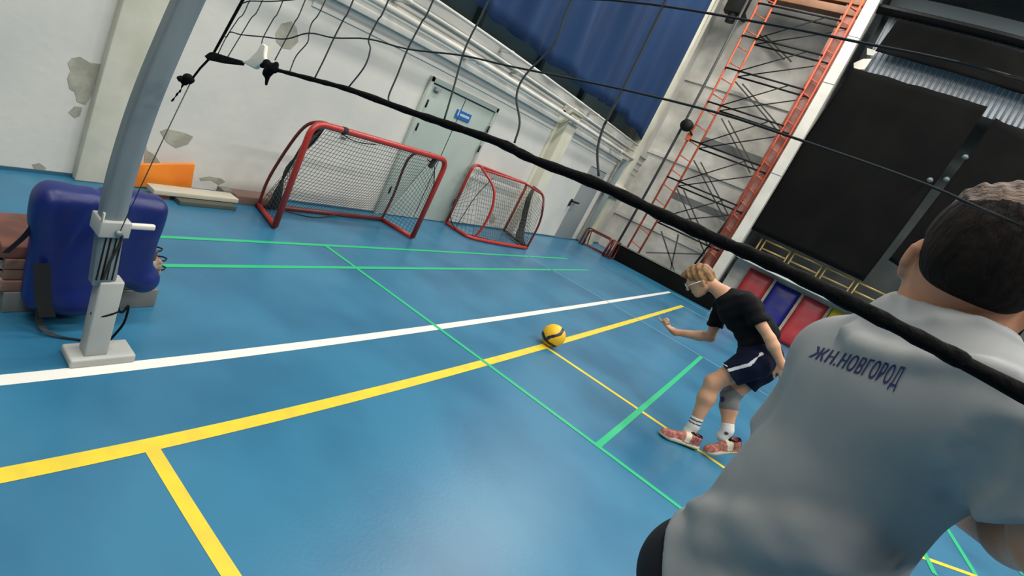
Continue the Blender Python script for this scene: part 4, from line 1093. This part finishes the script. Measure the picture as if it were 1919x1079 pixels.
# hair of the near player: dark clipped back and sides, lighter top
Hb = Field(); Hb.E(L2(0, -.010, .030), A2, (.083, .104, .100), .01); Hb.E(L2(0, -.055, -.015), A2, (.064, .046, .055), .03); Hb.E(L2(0, .02, .10), A2, (.060, .075, .030), .03)
Hb.cutp(L2(0, .085, .03), -(A2[2]*.6-A2[1]*.8), .01); Hb.cutp(L2(0, -.05, -.070), -A2[2]+A2[1]*.1, .035)
for k in (-1, 1): Hb.E(L2(.090*k, .004, -.024), A2, (.026, .034, .042), .006, neg=True)
def shag2(P, d):
    q = (P-L2(0, 0, 0))@A2.T; top = np.clip((q[:, 2]-.05)/.05, 0, 1)
    return d+(.0035*np.sin(q[:, 0]*150+q[:, 1]*60)*np.cos(q[:, 1]*50+q[:, 0]*40)+.002*np.sin(q[:, 0]*320+q[:, 2]*90))*top
Hb.F(shag2)
surface(Hb, 0.0045, 'hair', [m_hairB, m_hairtop], near, lambda P: (((P-L2(0, 0, 0))@A2.T)[:, 2]+.006*np.sin(P[:, 0]*120) > .078).astype(int))
# grey tee
G_ = Field()
G_.C(Q['c7']+(Q['neck']-Q['c7'])*.45, Q['c7'], .074, .088, .04); G_.C(Q['c7'], Q['chest'], .090, .132, .06)
hemc = lerp(Q['waist'], pel, 1.05); dn = pel-Q['waist']
for sgn in (-1, 1):
    G_.C(Q['chest']+lat*.06*sgn, Q['waist']+lat*.035*sgn, .115, .110, .05); G_.C(Q['waist']+lat*.035*sgn, pel+lt2*.05*sgn+UP*.02, .112, .136, .05)
for s_ in ('shL', 'shR'): G_.C(Q['c7'], Q[s_], .066, .070, .05); G_.C(Q[s_], Q['chest'], .070, .10, .05)
for sh, el in ((Q['shL'], elL), (Q['shR'], elR)):
    G_.C(sh, lerp(sh, el, .95), .072, .076, .03, cut=[(lerp(sh, el, .72), el-sh)])
G_.N(Q['neck']+(Q['head']-Q['neck'])*.0, Q['head'], .068, .085, .016)
def ridge(pts, r, k=.02, inset=.35):
    T = [trace(G0, *p) for p in pts]; T = [p+unit(p-CAM)*r*inset for p in T]
    for a, b in zip(T[:-1], T[1:]): G_.C(a, b, r, r, k)
def groove(pts, r, k=.02, out=.45):
    T = [trace(G0, *p) for p in pts]; T = [p-unit(p-CAM)*r*out for p in T]
    for a, b in zip(T[:-1], T[1:]): G_.N(a, b, r, r, k)
import copy
G0 = Field(); G0.ops = list(G_.ops)
ridge([(1590, 622), (1612, 650), (1665, 668), (1740, 680), (1830, 690), (1900, 712)], .013, .018, .15)
ridge([(1700, 606), (1760, 600), (1840, 606), (1905, 640)], .006, .012)
ridge([(1300, 950), (1330, 972), (1400, 985), (1500, 992), (1600, 1012)], .012, .045, .25)
ridge([(1262, 1005), (1330, 1022), (1450, 1032), (1560, 1050), (1650, 1060)], .012, .045, .25)
for a, b in (((1846, 888), (1822, 810)), ((1852, 884), (1852, 800)), ((1860, 886), (1885, 815)), ((1842, 892), (1790, 850)), ((1842, 896), (1770, 900)), ((1838, 900), (1780, 935))):
    groove([a, ((a[0]+b[0])/2, (a[1]+b[1])/2), b], .011, .012, .45)
def soft(P, d): return d+.0026*np.sin((P@lat)*21+(P@UP)*9)*np.sin((P@UP)*17+1.3)+.0022*np.sin((P@unit(dn))*34+(P@lat)*5)*np.clip(((P-Q['waist'])@unit(dn)+.05)/.1, 0, 1)
G_.F(soft)
S2 = Field(); S2.C(lerp(Q['waist'], pel, .7), pel, .110, .125, .04)
for sgn, hp, kn in ((-1, hpL, knL), (1, hpR, knR)):
    S2.C(pel+lt2*.05*sgn-ft*.0, hp, .122, .118, .05); S2.C(hp, lerp(hp, kn, .9), .122, .105, .04, cut=[(lerp(hp, kn, .72), kn-hp)])
S2.C(pel-lt2*.05-ft*.02-UP*.02, pel+lt2*.06-ft*.02-UP*.02, .122, .122, .05)
S2.cutp(lerp(Q['waist'], pel, .72), -dn)
G_.F(lambda P, d: smin(d, S2(P)-.013, .02))
hemn = HB(1300, 1040, 1.2)-HB(1400, 1045, 1.2)
G_.cutp(HB(1250, 1040, 1.2), hemn, .006)
G_.cutp(pel-UP*.16, -UP, .006)
tee = surface(G_, 0.0065, 'tee_shirt', m_greytee, near)
# black shorts
surface(S2, 0.009, 'shorts', m_blackshorts, near)
for an, nm in ((anL, 'left'), (anR, 'right')):
    F = Field(); F.C(an+UP*.12, an-UP*.03, .045, .043, .02); surface(F, .008, 'sock', m_sock, near)
    F = Field(); b = an.copy(); b[2] = .03; F.C(b-ft*.05, b+ft*.15, .042, .034, .03); F.C(an-UP*.02, b+ft*.05, .048, .038, .03)
    F.cutp((0, 0, .002), (0, 0, -1)); surface(F, .008, 'shoe', m_shoew, near)
# lettering across the back of the grey tee
def lettering(body, quad, parent, shirt, mat_, name='lettering'):
    cu_ = bpy.data.curves.new('txt', 'FONT'); cu_.body = body; cu_.size = 1; cu_.space_character = 1.12; cu_.offset = 0.0
    to = bpy.data.objects.new('txt', cu_); col.objects.link(to)
    dg = bpy.context.evaluated_depsgraph_get(); dg.update()
    me = bpy.data.meshes.new_from_object(to.evaluated_get(dg)); bpy.data.objects.remove(to)
    bm = bmesh.new(); bm.from_mesh(me); bmesh.ops.triangulate(bm, faces=bm.faces)
    dup = bmesh.ops.duplicate(bm, geom=bm.verts[:]+bm.edges[:]+bm.faces[:])['geom']
    for g2 in dup:
        if isinstance(g2, bmesh.types.BMVert): g2.co.x += 0.045; g2.co.z += 0.01
    for _ in range(3):
        es = [e for e in bm.edges if e.calc_length() > 0.18]
        if es: bmesh.ops.subdivide_edges(bm, edges=es, cuts=1)
    bmesh.ops.triangulate(bm, faces=bm.faces)
    xs = [v.co.x for v in bm.verts]; ys_ = [v.co.y for v in bm.verts]; x0, x1, y0, y1 = min(xs), max(xs), min(ys_), max(ys_)
    dgm = bmesh.new(); dgm.from_mesh(shirt.data); bvh = BVHTree.FromBMesh(dgm)
    tl, tr, br_, bl = [np.array(p, float) for p in quad]; dead = []
    C0 = Vector(CAM); last = None
    for v in bm.verts:
        s_ = (v.co.x-x0)/(x1-x0); t_ = (v.co.y-y0)/(y1-y0); s_ = s_**0.86
        uv = (bl*(1-s_)+br_*s_)*(1-t_)+(tl*(1-s_)+tr*s_)*t_
        d = Vector(ray(*uv)); h_, n_, i_, dist = bvh.ray_cast(C0, d)
        if h_ is None: dead.append(v); continue
        v.co = h_-d.normalized()*(0.0012+v.co.z*0.02)+(n_ if n_.dot(d) < 0 else -n_)*0.0004
    bmesh.ops.delete(bm, geom=dead, context='VERTS')
    bm.to_mesh(me); bm.free(); me.materials.clear(); me.materials.append(mat_)
    o = link_mesh(name, me, parent); return o
lettering('ЖН.НОВГОРОД', ((1531, 648), (1699, 688), (1675, 734), (1511, 672)), tee, tee, m_navy)
